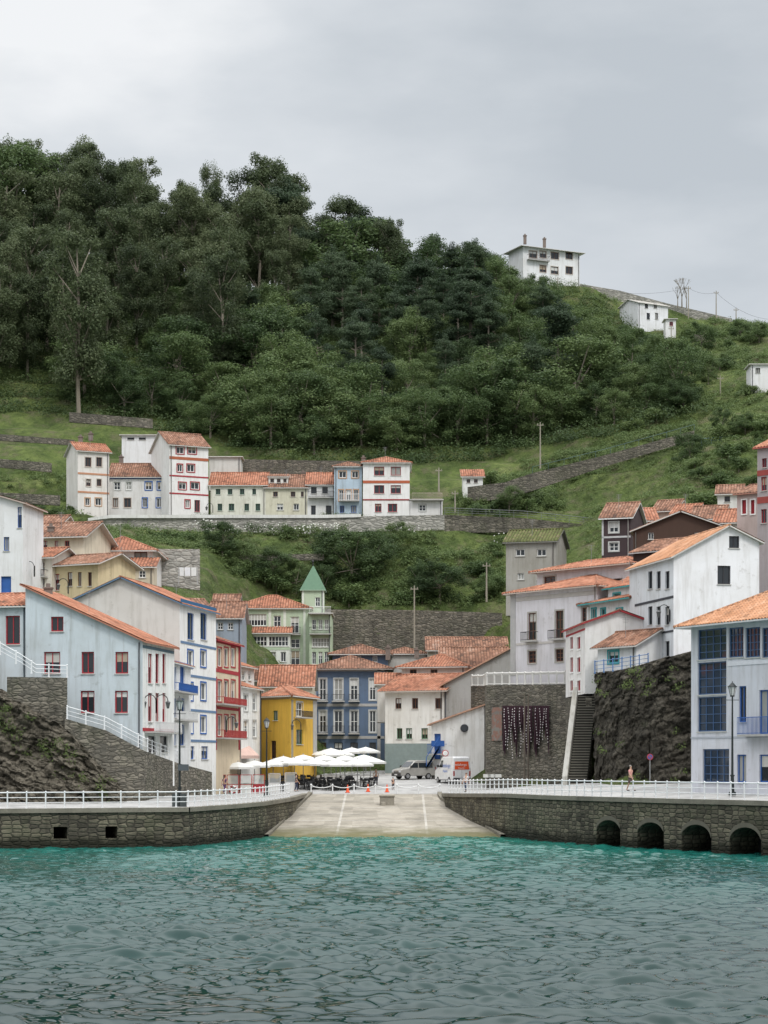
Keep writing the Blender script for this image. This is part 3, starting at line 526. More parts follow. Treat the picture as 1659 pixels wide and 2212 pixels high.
gm,t,b=M('grassy_hillside',rough=.95,spec=.1);o=coord(t)
c=ramp(t,noi(t,o,.12,8,.65),[(.3,(.05,.07,.024)),(.45,(.095,.132,.04)),(.6,(.15,.19,.06)),(.75,(.21,.22,.1))])
c=mix(t,ramp(t,noi(t,o,.8,8,.7),[(.4,(0,0,0)),(.65,(.75,)*3)]),c,(.045,.068,.025))
c=mix(t,ramp(t,noi(t,o,.3,6,.7),[(.5,(0,0,0)),(.66,(.75,)*3)]),c,(.155,.135,.09))
t.links.new(c,b.inputs['Base Color']);bump(t,b,noi(t,o,1.6,8,.7),1,.8);me.materials.append(gm)
reg(bpy.data.objects.new('hillside',me),None,dict(kind='structure'))
# ---------- water
ds=np.exp(np.linspace(math.log(38),math.log(192),1250));cs=np.arange(-300,1960,2.6)
pp,dd=np.meshgrid(cs,ds);xx=(pp-CX)/F*dd;zz=np.zeros_like(xx)
wx=xx+.5*np.sin(dd*.6+xx*.3)+.5*np.sin(dd*.27-xx*.15);wy=dd+.2*np.sin(xx*.9+dd*.3)+.4*np.sin(xx*.33-dd*.21)
gust=.8+.3*np.sin(xx*.07+dd*.05+1)*np.sin(dd*.06-xx*.03)+.25*np.sin(xx*.17+dd*.13)
for i in range(90):
    lam=math.exp(G.uniform(math.log(.36),math.log(2.3)));an=math.pi/2+G.normal(0,.5)+.08;k=2*math.pi/lam
    s=np.sin(k*(wx*math.cos(an)+wy*math.sin(an))+G.uniform(0,6))
    zz+=.0135*lam*(.5+.5*np.sin(xx*.45*(1+i%3)+dd*.27+i*1.7))*s
zz*=gust*np.clip(1.15-dd/280,.4,1)
me=fast('water',np.stack([xx,dd,zz],-1).reshape(-1,3),gridq(len(ds),len(cs)),[],True)
m,t,b=M('sea_water',(.02,.08,.08),.02,.5);b.inputs['IOR'].default_value=1.33
o=coord(t);s=t.nodes.new('ShaderNodeSeparateXYZ');t.links.new(o,s.inputs[0])
yy=mathn(t,'ADD',s.outputs[1],mathn(t,'MULTIPLY_ADD',noi(t,coord(t,'Object',(.04,.06,1)),1,5,.6),60,-30))
c=ramp(t,mathn(t,'DIVIDE',yy,170.),[(.26,(.005,.022,.020)),(.46,(.006,.038,.034)),(.64,(.008,.062,.053)),(.8,(.009,.095,.078)),(.93,(.015,.13,.10)),(1,(.06,.145,.09))])
t.links.new(c,b.inputs['Base Color'])
me.materials.append(m);reg(bpy.data.objects.new('water',me),None,dict(kind='structure'))
b2=MB();b2.poly([(-1500,-300,-.9),(1500,-300,-.9),(1500,195,-.9),(-1500,195,-.9)]);ob=b2.build('deep_water',[m],None,kind='structure')
# ---------- ramp, decks, plaza
def concrete(name,c,wet=False):
    m,t,b=M(name,c,.9,.2);o=coord(t);f=noi(t,o,.5,8,.65)
    cc=ramp(t,f,[(.3,sc3(c,.6)),(.5,c),(.7,sc3(c,1.2))]);cc=mix(t,ramp(t,noi(t,o,6,5,.7),[(.4,(0,0,0)),(.7,(.5,)*3)]),cc,sc3(c,.6))
    if wet:
        s=t.nodes.new('ShaderNodeSeparateXYZ');t.links.new(t.nodes.new('ShaderNodeNewGeometry').outputs['Position'],s.inputs[0])
        w=ramp(t,mathn(t,'ADD',s.outputs[2],mathn(t,'MULTIPLY_ADD',f,1,-.5)),[(.1,(1,1,1)),(.7,(0,0,0))]);cc=mix(t,w,cc,(.13,.12,.06))
    t.links.new(cc,b.inputs['Base Color']);bump(t,b,noi(t,o,8,6,.7),.5,.04);return m
CONC=concrete('weathered_concrete',(.33,.3,.25),True);CONC2=concrete('darker_concrete_slab',(.28,.255,.21),True);PAVE=concrete('pale_paving',(.37,.365,.355));STRIP=concrete('pale_concrete_joint',(.42,.395,.35),True);KERB=concrete('kerb_stone',(.2,.185,.15))
b=MB()
rz=lambda d:(d-158)*2.95/30
def rx(d,s): return (-9.6+2.4*(d-158)/30) if s<0 else (9.7-4.2*min(1,(d-158)/26))
dl=[148,158]+[158+30*i/12 for i in range(1,13)]
for i in range(len(dl)-1):
    a,c=dl[i],dl[i+1]
    for k in range(8):
        xa=lambda d,f:rx(d,-1)-.8+(rx(d,1)-rx(d,-1)+1.6)*f
        b.poly([(xa(a,k/8),a,rz(a)),(xa(a,(k+1)/8),a,rz(a)),(xa(c,(k+1)/8),c,rz(c)),(xa(c,k/8),c,rz(c))],2 if (i*5+k*3+(i*k)%4)%5<2 else 0)
for x0 in (-3.95,3.3):
    b.poly([(x0,150,rz(150)+.006),(x0+.2,150,rz(150)+.006),(x0+.45,187.8,rz(187.8)+.006),(x0+.25,187.8,rz(187.8)+.006)],1)
for d in (161,164,168,172.5,177,182,187.3): b.poly([(rx(d,-1),d,rz(d)+.012),(rx(d,1),d,rz(d)+.012),(rx(d,1),d+.22,rz(d+.22)+.012),(rx(d,-1),d+.22,rz(d+.22)+.012)],1)
for sg in (-1,1):
    for i in range(1,len(dl)-1):
        a,c=dl[i],dl[i+1];x0,x1=rx(a,sg)-sg*.05,rx(c,sg)-sg*.05
        b.poly([(x0,a,rz(a)+.22),(x0-sg*.4,a,rz(a)+.22),(x1-sg*.4,c,rz(c)+.22),(x1,c,rz(c)+.22)][::-sg],3);b.poly([(x0-sg*.4,a,rz(a)-.05),(x0-sg*.4,a,rz(a)+.22),(x1-sg*.4,c,rz(c)+.22),(x1-sg*.4,c,rz(c)-.05)],3)
b.build('slipway_ramp',[CONC,STRIP,CONC2,KERB],None,kind='structure')
GZ=lambda d:float(np.interp(d,[188,200,215,262],[2.95,3.65,4.3,5.9]))+.012
b=MB()
rws=[]
for d,x0,x1 in ((188,-13,14),(200,-14.5,17),(215,-16,20),(262,-16,20)):
    z=GZ(d)-.012;rws.append([(x0,d,z+.05),(-7.2,d,z),(5.5,d,z),(x1,d,z+(.7 if d==188 else .2))])
for i in range(3):
    for j in range(3): b.poly([rws[i][j],rws[i][j+1],rws[i+1][j+1],rws[i+1][j]])
b.build('plaza_paving',[PAVE],None,kind='structure')
LE=[(-75,131,2.7),(-26.4,136.5,2.7),(-13.8,140.5,2.7),(-11.2,150,2.72),(-9.5,158,2.75),(-7.9,172,2.85),(-7.2,188,2.95)]
LB=[(-75,152,3.5),(-30,152,3.4),(-17,156,3.3),(-16.5,162,3.3),(-15,168,3.2),(-14,176,3.1),(-13,188,3.0)]
RE=[(60,78,3.45),(24.3,126,3.45),(19.3,133.5,3.45),(14.9,141,3.45),(11.9,149,3.42),(9.7,158,3.4),(7.3,168,3.25),(5.5,178,3.1),(5.5,188,2.95)]
RB=[(90,120,4.3),(45,140,4.3),(34,144,4.3),(28,150,4.3),(22,158,4.3),(17,166,4.2),(15,176,4.0),(14.2,183,3.85),(14,188,3.7)]
for nm,E_,B_ in (('quay_pavement',LE,LB),('promenade_pavement',RE,RB)):
    b=MB()
    for i in range(len(E_)-1):
        q=[E_[i],E_[i+1],B_[i+1],B_[i]]
        if E_ is RE: q=q[::-1]
        b.poly(q)
    b.build(nm,[PAVE],None,kind='structure')
def resample(E_,st):
    out=[]
    for i in range(len(E_)-1):
        a,c=Vector(E_[i]),Vector(E_[i+1]);k=max(1,int((c-a).length/st))
        for j in range(k): out.append(a+(c-a)*j/k)
    out.append(Vector(E_[-1]));return out
def quay(label,E_,openings,arch,flip):
    pts=resample(E_,.12);b=MB();fl=-.9
    opz=[];sl=[0]
    for i in range(1,len(pts)): sl.append(sl[-1]+(pts[i]-pts[i-1]).length)
    for p in pts:
        px=CX+p.x/p.y*F;z=None
        for (x0,x1,ty,by) in openings:
            if x0<px<x1:
                u=(px-(x0+x1)/2)/((x1-x0)/2);zt=Z(ty,p.y);zb_=-.9 if arch else Z(by,p.y)
                if arch: sp=zt-1.0;zt=sp+1.0*math.sqrt(max(0,1-u*u))
                z=(zb_,zt)
        opz.append(z)
    n=len(pts)
    for i in range(n-1):
        a,c=pts[i],pts[i+1];t=(c-a).normalized();inn=Vector((-t.y,t.x,0)).normalized()
        if flip: inn=Vector((t.y,-t.x,0)).normalized()
        def Q(z0a,z0c,z1a,z1c,o=0,m=0):
            q=[(a.x+inn.x*o,a.y+inn.y*o,z0a),(c.x+inn.x*o,c.y+inn.y*o,z0c),(c.x+inn.x*o,c.y+inn.y*o,z1c),(a.x+inn.x*o,a.y+inn.y*o,z1a)]
            uv=[(sl[i],z0a),(sl[i+1],z0c),(sl[i+1],z1c),(sl[i],z1a)]
            b.poly(q if not flip else q[::-1],m,uv if not flip else uv[::-1])
        za,zc=opz[i],opz[i+1]
        if za and zc:
            Q(za[1],zc[1],a.z-.25,c.z-.25)
            if not arch: Q(fl,fl,za[0],zc[0])
            Q(za[0],zc[0],za[1],zc[1],2.6,1)  # near-black back sheet paints the darkness inside the opening
            b.poly([(a.x,a.y,za[1]),(c.x,c.y,zc[1]),(c.x+inn.x*2.6,c.y+inn.y*2.6,zc[1]),(a.x+inn.x*2.6,a.y+inn.y*2.6,za[1])],0)
            if not arch: b.poly([(a.x,a.y,za[0]),(c.x,c.y,zc[0]),(c.x+inn.x*2.6,c.y+inn.y*2.6,zc[0]),(a.x+inn.x*2.6,a.y+inn.y*2.6,za[0])],0)
            else: Q(za[1]+.03,zc[1]+.03,za[1]+.33,zc[1]+.33,-.05,3)
        else:
            Q(fl,fl,a.z-.25,c.z-.25)
            if za or zc:
                p=a if za else c;z=za or zc
                b.poly([(p.x,p.y,z[0]),(p.x+inn.x*2.6,p.y+inn.y*2.6,z[0]),(p.x+inn.x*2.6,p.y+inn.y*2.6,z[1]),(p.x,p.y,z[1])],0)
        o=-.12
        b.poly([(a.x+inn.x*o,a.y+inn.y*o,a.z-.25),(c.x+inn.x*o,c.y+inn.y*o,c.z-.25),(c.x+inn.x*o,c.y+inn.y*o,c.z+.06),(a.x+inn.x*o,a.y+inn.y*o,a.z+.06)],2)
        b.poly([(a.x+inn.x*o,a.y+inn.y*o,a.z+.06),(c.x+inn.x*o,c.y+inn.y*o,c.z+.06),(c.x+inn.x*.5,c.y+inn.y*.5,c.z+.06),(a.x+inn.x*.5,a.y+inn.y*.5,a.z+.06)],2)
        b.poly([(a.x+inn.x*o,a.y+inn.y*o,a.z-.25),(c.x+inn.x*o,c.y+inn.y*o,c.z-.25),(c.x,c.y,c.z-.25),(a.x,a.y,a.z-.25)],2)
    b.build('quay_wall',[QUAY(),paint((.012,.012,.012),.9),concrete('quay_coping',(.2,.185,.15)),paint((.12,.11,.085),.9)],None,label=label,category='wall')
quay("weathered stone quay wall with two square drain openings",LE,[(113,148,1786,1812),(225,257,1785,1811)],False,False)
quay("dark stone quay wall pierced by four arches",RE,[(1287,1342,1772,0),(1375,1436,1777,0),(1470,1537,1782,0),(1575,1645,1788,0)],True,True)
# ---------- railings
def rail(label,pts,h,sp,col,bars=(.36,.68,1),r=.025,group=None,pw=.085):
    pts=[Vector(p) for p in pts];e=thing('railing',label,'railing',pts[0])
    b=MB()
    for i in range(len(pts)-1):
        for f in bars: b.cyl(pts[i]+Vector((0,0,h*f)),pts[i+1]+Vector((0,0,h*f)),r if f<1 else r*1.6,n=6)
    b.build('rail_bars',[paint(col,.45)],e)
    L=[0]
    for i in range(len(pts)-1): L.append(L[-1]+(pts[i+1]-pts[i]).length)
    n=min(95,max(1,round(L[-1]/sp)));q=MB();w=pw;q.box((-w/2,-w/2,0),(w,0,0),(0,w,0),(0,0,h*.97))
    if pw>.06: q.ball((0,0,h+.05),w*.75);q.box((-w*.8,-w*.8,0),(w*1.6,0,0),(0,w*1.6,0),(0,0,.1))
    me=None
    for k in range(n+1):
        s=L[-1]*k/n;i=max(j for j in range(len(L)-1) if L[j]<=s+1e-6);p=pts[i]+(pts[i+1]-pts[i])*((s-L[i])/(L[i+1]-L[i]))
        if me is None:
            o=q.build('post',[paint(col,.45)],e,local=True);me=o.data
        else: o=reg(bpy.data.objects.new('post',me),e)
        o.location=p-pts[0]
WR=(.74,.75,.76)
off=lambda E_,dx:[(x+dx,y+.2,z+.06) for x,y,z in E_]
rail("white railing along the promenade edge",off(RE[1:8],.3)[0:],1.1,1.25,WR)
rail("white railing along the promenade beyond the building",[(45,98.5,3.5),(24.9,126,3.5)],1.1,1.5,WR)
rail("white railing along the old quay edge",off(LE[:6],-.3),1.1,1.3,WR)
rail("white railing along the stair wall",[P3(145,147.3,1554),P3(230,148.3,1578),P3(313,149.4,1622),P3(383,160.3,1648)],.95,1.4,WR)
rail("white handrail beside blue house stairs",[P3(0,147.4,1415),P3(45,147.6,1440),P3(78,147.8,1462),P3(145,148.2,1464)],.9,1.2,WR)
rail("blue railing on the cliff top",[P3(1285,166,1455),P3(1345,163.5,1448),P3(1400,161,1440)],1,1.1,(.1,.2,.4),r=.02)
rail("white stone balustrade on the terrace wall",[P3(1020,213.8,1482),P3(1047,211.8,1482),P3(1052,192.1,1480),P3(1220,183.3,1478)],1.1,1.1,(.6,.59,.56),(.08,.9,1),.06,pw=.16)
rail("dark railing beside the hillside path",[P3(960,284.6,1112),P3(1130,283.6,1119),P3(1290,282.6,1136)],1,2,(.15,.16,.16),pw=.05)
rail("thin teal handrail climbing the hillside",[P3(1150,291.6,1022),P3(1300,293.6,985),P3(1500,299.6,930)],.9,2.5,(.07,.12,.12),(1,),.02,pw=.05)
rail("blue railing on the upper terrace",[P3(1515,296,965),P3(1580,296,960),P3(1690,296,962)],1.2,1.5,(.12,.2,.32),pw=.05,r=.02)
# ---------- rocks
def rock(label,rows,amp,m,nu=200,nv=160,tilt=.35,jag=.2):
    b=[];rr=[[Vector((X(p,d),d,Z(y,d))) for p,d,y in r] for r in rows]
    def at(r,u):
        k=u*(len(r)-1);i=min(int(k),len(r)-2);return r[i].lerp(r[i+1],k-i)
    for j in range(nv):
        v=j/(nv-1)*(len(rr)-1);i=min(int(v),len(rr)-2)
        for k in range(nu):
            u=k/(nu-1);p=at(rr[i],u).lerp(at(rr[i+1],u),v-i)
            q=Vector((p.x*.7+tilt*p.z,p.y,p.z*1.1-tilt*p.x))
            f=noise.fractal(p*.35,.75,2.2,7);g=noise.fractal(q*.9,.7,2.1,5);h=noise.fractal(q*2.4,.6,2.1,4)
            c=noise.cell(Vector((q.x*.6+.3*g,q.y,q.z*1.7)))*jag+noise.cell(Vector((q.x*1.6+.3*h,q.y,q.z*3.6)))*jag*.6
            b.append(p+Vector((.2*g,-amp*(f+.5*abs(g)*2+.3*h+c)+amp*.4,amp*.25*g)))
    me=fast('rock_outcrop',np.array([tuple(p) for p in b]),gridq(nv,nu),[m],False)
    reg(bpy.data.objects.new('rock_outcrop',me),None,dict(label=label,category='rock'))
RK=rockm('brown_cliff_rock',[(.035,.032,.027),(.085,.077,.063),(.145,.13,.105),(.22,.2,.155)],moss=.3);RK2=rockm('tan_layered_rock',[(.09,.08,.062),(.18,.16,.125),(.27,.24,.19),(.35,.31,.245)],moss=.4)
rock("dark jagged cliff face below the white house",[[(1284,166,1715),(1330,161,1715),(1420,156.8,1715),(1500,156,1715)],[(1284,167,1560),(1340,161.5,1560),(1420,157.3,1550),(1500,156.8,1540)],[(1284,168,1455),(1345,162.5,1448),(1430,158,1422),(1500,157.5,1405)],[(1284,178,1450),(1345,176,1445),(1430,173,1425),(1500,173,1415)]],.42,RK,jag=.5)
rock("netted rocky outcrop beside the quay",[[(-250,142,1738),(0,143.5,1738),(130,144.5,1740),(275,146.5,1738)],[(-250,145,1600),(0,145.3,1640),(120,145.4,1665),(268,147,1715)],[(-250,146.5,1420),(0,146.6,1500),(130,146.8,1565),(262,147.5,1705)],[(-250,153,1410),(0,152,1490),(130,150,1560),(262,150,1700)]],.5,RK2,tilt=-.5,jag=.55)
# stairs on the right
b=MB();S=Vector((X(1227,167.5),167.5,4.1));E=Vector((X(1250,172.5),172.5,Z(1500,172.5)));n=34;st=(E-S)/n;sw=1.5
for i in range(n):
    b.box(S+st*i,(sw,0,0),(0,.8,0),(0,0,-1.4 if i else -.3));b.box(S+st*i+Vector((-.03,-.07,.001)),(sw+.06,0,0),(0,.5,0),(0,0,.07),1)  # pale nosings over dark bodies paint lit treads against shaded risers
b.build('stone_staircase',[paint((.045,.042,.035),.95),paint((.2,.185,.155),.9)],None,label="long worn stone staircase climbing beside the cliff",category='stairs')
b=MB();o1=S+Vector((-.5,-.1,-.3));o2=E+Vector((-.5,-.1,-.3));A3=Vector((.42,0,0));U=Vector((0,0,.95))
b.poly([o1-Vector((0,0,2)),o1-Vector((0,0,2))+A3,o1+U+A3,o1+U]);b.poly([o1+U,o1+U+A3,o2+U+A3,o2+U]);b.poly([o1+U+A3,o1+A3-U,o2+A3-U,o2+U+A3]);b.poly([o1-Vector((0,0,2)),o1+U,o2+U,o2-Vector((0,0,9))])
b.build('stair_parapet',[wallm((.45,.44,.41),1.6)],None,label="whitewashed sloping parapet beside the stone stairs",category='wall')
# ---------- vegetation
def leafset(C,Nn,S,asp=.6):
    n=len(C);N_=Nn/np.linalg.norm(Nn,axis=1,keepdims=True);r=G.normal(size=(n,3));t=np.cross(N_,r);t/=np.linalg.norm(t,axis=1,keepdims=True);bb=np.cross(N_,t)
    S=S[:,None];V=np.stack([C-t*S,C-bb*S*asp,C+t*S,C+bb*S*asp],1).reshape(-1,3);return V,np.arange(n*4).reshape(-1,4)
def crown(cl,nl,size,up=.5):
    Cs=[];Ns=[];Ss=[]
    for (c,r) in cl:
        k=int(nl*max(.4,r[0]));v=G.normal(size=(k,3));v/=np.linalg.norm(v,axis=1,keepdims=True);rad=G.uniform(.4,1.15,k)[:,None]
        Cs.append(np.array(c)+v*rad*np.array(r));Ns.append(v*.9+G.normal(size=(k,3))*.5+[0,0,up]);Ss.append(G.uniform(.6,1.25,k)*size)
    return leafset(np.concatenate(Cs),np.concatenate(Ns),np.concatenate(Ss))
LM={'eu':leafm('eucalyptus_leaves',(.038,.056,.027),(.078,.105,.047),(.13,.155,.078)),'br':leafm('broadleaf_leaves',(.034,.06,.024),(.076,.12,.043),(.135,.185,.068)),'pi':leafm('pine_needles',(.024,.043,.024),(.048,.078,.04),(.08,.115,.057)),'sh':leafm('shrub_leaves',(.042,.072,.026),(.09,.138,.045),(.15,.2,.073))}
BARK=paint((.22,.19,.15),.9,'bark')
VAR={}
def mkvar(kind,k):
    cl=[];tb=MB()
    if kind=='eu':
        Ht=20;tb.cyl((0,0,-2),(R.uniform(-.4,.4),R.uniform(-.4,.4),9),.3,.2,7);top=Vector((R.uniform(-.8,.8),R.uniform(-.8,.8),17));base=Vector((0,0,9));tb.cyl(base,top,.2,.08,6)
        for i in range(34+k%3*5):
            h=R.uniform(4,18.9);a=R.uniform(0,6.28);rr=R.uniform(.3,3.9)*(1-.35*abs(h-12)/8);r=R.uniform(.8,1.7)
            c=(math.cos(a)*rr+top.x*(h-9)/8*.5,math.sin(a)*rr,h);cl.append((c,(r,r,r*R.uniform(.7,1.3))))
            if i%2==0: tb.cyl((0,0,max(4,h-3.5)),c,.09,.03,5)
        nl,sz=290,.165
    elif kind=='br':
        Ht=10;tb.cyl((0,0,-2),(0,0,4),.25,.15,7)
        for i in range(36):
            a=R.uniform(0,6.28);el=R.uniform(-1.0,1.45);rr=R.uniform(2.3,4.1);c=(math.cos(a)*math.cos(el)*rr,math.sin(a)*math.cos(el)*rr,4.3+math.sin(el)*rr*1.25);r=R.uniform(.6,1.6);cl.append((c,(r,r,r*.8)))
            if i%4==0: tb.cyl((0,0,3),c,.1,.03,5)
        cl.append(((0,0,4.5),(2.4,2.4,3)));nl,sz=290,.135
    elif kind=='pi':
        Ht=15;tb.cyl((0,0,-2),(0,0,13),.3,.08,7)
        for i in range(34):
            h=R.uniform(2.5,14);a=R.uniform(0,6.28);rr=R.uniform(.8,4.4)*(1.15-h/17);c=(math.cos(a)*rr,math.sin(a)*rr,h);r=R.uniform(1.0,1.8);cl.append((c,(r,r,r*.45)));tb.cyl((0,0,h-.8),c,.08,.03,5)
        cl.append(((0,0,14.3),(.7,.7,1)));nl,sz=300,.14
    else:
        Ht=3;tb.cyl((0,0,-.6),(0,0,1.2),.1,.06,5)
        for i in range(11):
            a=R.uniform(0,6.28);rr=R.uniform(.2,1.3);r=R.uniform(.5,.95);cl.append(((math.cos(a)*rr,math.sin(a)*rr,R.uniform(.5,2.1)),(r,r,r*.8)))
        nl,sz=190,.12
    V,Q=crown(cl,nl,sz);cm=fast('crown',V,Q,[LM[kind]])
    tm=bpy.data.meshes.new('trunk');tm.from_pydata([tuple(v) for v in tb.v],[],tb.f);tm.materials.append(BARK)
    return cm,tm,Ht
for kind,n in (('eu',8),('br',8),('pi',6),('sh',5)): VAR[kind]=[mkvar(kind,i) for i in range(n)]
TN={'eu':('eucalyptus_tree',"tall open-crowned eucalyptus on the wooded hillside",'tree',"hillside eucalyptus trees"),'br':('broadleaf_tree',"dense rounded green tree on the hillside",'tree',"hillside broadleaf trees"),'pi':('pine_tree',"dark green pine with layered branches on the hillside",'tree',"hillside pine trees"),'sh':('shrub',"leafy green shrub on the slope",'shrub',"slope shrubs")}
def tree(kind,px,d,h,wide=1,z=None):
    cm,tm,Ht=R.choice(VAR[kind]);nm,lb,ca,gr=TN[kind];s=h/Ht
    zz=float(TZ(px,d)) if z is None else z
    e=thing(nm,lb,ca,(X(px,d),d,zz),R.uniform(0,6.28),group=gr);ws=s*wide*R.uniform(.85,1.25);e.scale=(ws,ws,s)
    reg(bpy.data.objects.new('crown',cm),e);reg(bpy.data.objects.new('trunk',tm),e)
tpx=[-300,0,60,100,150,200,250,300,340,420,450,480,500,540,570,620,650,670,700,740,800,840,870,950,1000,1060,1100,1150,1200,1300,1600]
tpt=[300,300,300,340,310,295,350,340,400,400,352,440,490,400,335,360,450,500,450,425,450,470,490,500,505,530,522,580,640,690,760]
low=lambda px:np.interp(px,[-300,130,300,450,600,1000,1100,1300,1500],[870,885,905,950,985,985,965,930,890])
rbd=lambda py:np.interp(py,[560,620,700,800,900,1000],[1130,1185,1320,1410,1490,1120])
spots=[]
def kindat(px,py,d):
    if px<490: return 'eu' if (py<840 and R.random()<.88) else 'br'
    if 500<px<680 and py<720: return 'eu' if R.random()<.8 else 'pi'
    if d>395 and 640<px<1060: return R.choice(['pi','pi','eu','br'])
    if 640<px<1060 and 500<py<880: return 'pi' if R.random()<.55 else 'br'
    return 'br' if R.random()<.9 else 'pi'
fixed=[(455,424,'eu',352,.6),(540,424,'eu',365,1),(575,427,'eu',330,1),(605,426,'eu',338,1),(630,424,'eu',372,1),(590,420,'eu',352,1),(555,420,'eu',395,1),(645,420,'eu',420,.9),(720,420,'eu',430,1.2),(755,424,'eu',424,1.2),(790,420,'pi',448,1.2),(690,416,'pi',468,1),(200,428,'eu',292,.8),(60,428,'eu',296,.9),(120,428,'eu',320,.9),(305,424,'eu',335,.9),(10,430,'eu',300,.9),(172,330,'eu',470,.8),(255,427,'eu',340,.8),(395,424,'eu',390,.9),(180,424,'eu',305,.9)]
for px,d,k,tp,wd_ in fixed: spots.append((X(px,d),d));tree(k,px,d,(tpy(px,d)-tp)/F*d,wd_)
for d0,d1,nn in ((404,430,60),(370,404,72),(335,370,75),(308,335,76)):
    got=0
    for _ in range(4000):
        if got>=nn: break
        px=R.uniform(-190,1500);d=R.uniform(d0,d1);py=float(tpy(px,d))
        if py>low(px) or px>rbd(py): continue
        x=X(px,d)
        if any((x-a)**2+(d-b_)**2<22 for a,b_ in spots): continue
        k=kindat(px,py,d);cap=(py-np.interp(px,tpx,tpt))/F*d
        if k=='eu': h=R.uniform(15,25)
        elif k=='pi': h=R.uniform(11,19)
        else: h=R.uniform(6,13.5)
        if d>404: h=min(26,cap*R.uniform(.8,1.0))
        h=min(h,cap)
        if d<322: h=min(h,R.uniform(4.5,10)) if px>430 else min(h,R.uniform(6,14))
        if 1080<px<1180 and d>370: h=min(h,max(2.5,(py-590)/F*d))
        if h<3: continue
        if k=='eu' and h<10: k='br'
        spots.append((x,d));tree(k,px,d,h,1 if k!='br' else 1.25);got+=1
for px,d,h in ((720,275,6.5),(760,272,8.5),(805,274,7),(700,270,5),(910,270,5),(950,268,6.5),(480,270,5),(530,270,5.5),(590,270,5),(640,270,5),(850,280,5),(1490,290,5),(1530,330,5),(1410,340,6),(1340,330,7),(1460,318,6),(1050,268,4),(1640,360,4),(1600,365,4),(1515,360,6),(0,225,7),(30,232,6),(-40,230,7),(1100,290,4),(410,206,3.5),(378,206,3),(20,262,5),(70,275,4),(1560,300,4),(1610,296,3.5),(1450,345,6),(1480,352,5),(1390,352,6),(1570,340,4)): tree('br',px,d,h,1.25)
for i in range(200):
    px,d=R.choice([(R.uniform(330,1090),R.uniform(267,283)),(R.uniform(0,160),R.uniform(240,305)),(R.uniform(1500,1659),R.uniform(255,300)),(R.uniform(1000,1200),R.uniform(288,306)),(R.uniform(1150,1650),R.uniform(315,385)),(R.uniform(1300,1650),R.uniform(315,395)),(R.uniform(450,1080),R.uniform(267,274))])
    py=float(tpy(px,d))
    if 1150<px<1650 and d>325 and (px<rbd(py)+10): continue
    if 1330<px<1470 and d>365: continue
    tree('sh',px,d,R.uniform(1.2,3.2),1.3)
def scatter(name,regions,nl,size,m,clump,asp=.6):
    Cs=[];Ns=[]
    for (p0,p1,d0,d1,n,cond) in regions:
        px=G.uniform(p0,p1,n);d=G.uniform(d0,d1,n);z=TZ(px,d);py=HY-(z-EZ)/d*F
        k=np.array([cond(a,b_,c_) for a,b_,c_ in zip(px,d,py)],bool);px,d,z=px[k],d[k],z[k];x=(px-CX)/F*d
        r=G.uniform(.45,1.25,len(px))*clump;n2=len(px)
        v=G.normal(size=(n2,nl,3));v/=np.linalg.norm(v,axis=2,keepdims=True);v[:,:,2]=np.abs(v[:,:,2])
        c=np.stack([x,d,z],-1)[:,None,:]+v*r[:,None,None]*G.uniform(.5,1.05,(n2,nl))[:,:,None]*np.array([1,1,.95])
        Cs.append(c.reshape(-1,3));Ns.append((v+G.normal(size=v.shape)*.45+[0,0,.35]).reshape(-1,3))
    C=np.concatenate(Cs);V,Q=leafset(C,np.concatenate(Ns),G.uniform(.6,1.3,len(C))*size,asp)
    reg(bpy.data.objects.new(name,fast(name,V,Q,[m])),None,dict(kind='stuff',label=name.replace('_',' ')+" covering the steep hillside",category='vegetation'))
scatter('woodland_undergrowth',[(-300,1520,306,432,8000,lambda p,d,y:y<low(p)+18 and p<rbd(y)+30)],80,.18,leafm('undergrowth_leaves',(.03,.052,.021),(.07,.11,.038),(.125,.165,.06),.12),2.6)
scatter('slope_bushes',[(300,1090,267,284,1500,lambda p,d,y:math.sin(p*.03)+math.sin(d*.6+p*.011)>-.7 and y>1155),(-300,330,225,284,900,lambda p,d,y:math.sin(p*.05+d)>-.2),(-300,180,286,312,600,lambda p,d,y:math.sin(p*.04+d*.5)>-.3),(1100,1700,312,400,4400,lambda p,d,y:p>rbd(y) and math.sin(p*.02+1)+math.sin(d*.2+p*.013)+math.sin(d*.07)+.6*math.sin(p*.09+d*.4)>.25 and not(1330<p<1470 and d>370)),(1450,1800,240,305,600,lambda p,d,y:True),(980,1200,286,306,400,lambda p,d,y:y<1110),(1050,1500,300,312,550,lambda p,d,y:p>1050),(1200,1560,250,298,260,lambda p,d,y:math.sin(p*.06)+math.sin(d*.45)>.9)],70,.13,LM['sh'],1.1)
GRS=leafm('grass_blades',(.07,.1,.033),(.135,.185,.057),(.215,.25,.1),.15)
scatter('meadow_grass',[(1100,1800,250,400,11000,lambda p,d,y:p>rbd(y)-10),(-300,1100,225,300,6000,lambda p,d,y:True),(-300,500,296,312,1200,lambda p,d,y:True)],20,.12,GRS,.65,.3)
Cs=[];Ns=[]
for i in range(120):
    if i<90: u=R.random();px=-20+u*270;py=1490+u*190+R.uniform(0,120);d=145.9
    else: px=R.uniform(1290,1480);py=R.uniform(1440,1500) if R.random()<.7 else R.uniform(1500,1690);d=159-(px-1290)*.018
    p=P3(px,d,py);v=G.normal(size=(26,3));Cs.append(np.array(p)+v*[.24,.2,.17]);Ns.append(v+[0,-.3,.5])
V,Q=leafset(np.concatenate(Cs),np.concatenate(Ns),G.uniform(.06,.13,len(Cs)*26),.35);reg(bpy.data.objects.new('rock_plants',fast('rock_plants',V,Q,[GRS])),None,dict(kind='stuff',label="tufts of grass growing out of the rock faces",category='vegetation'))
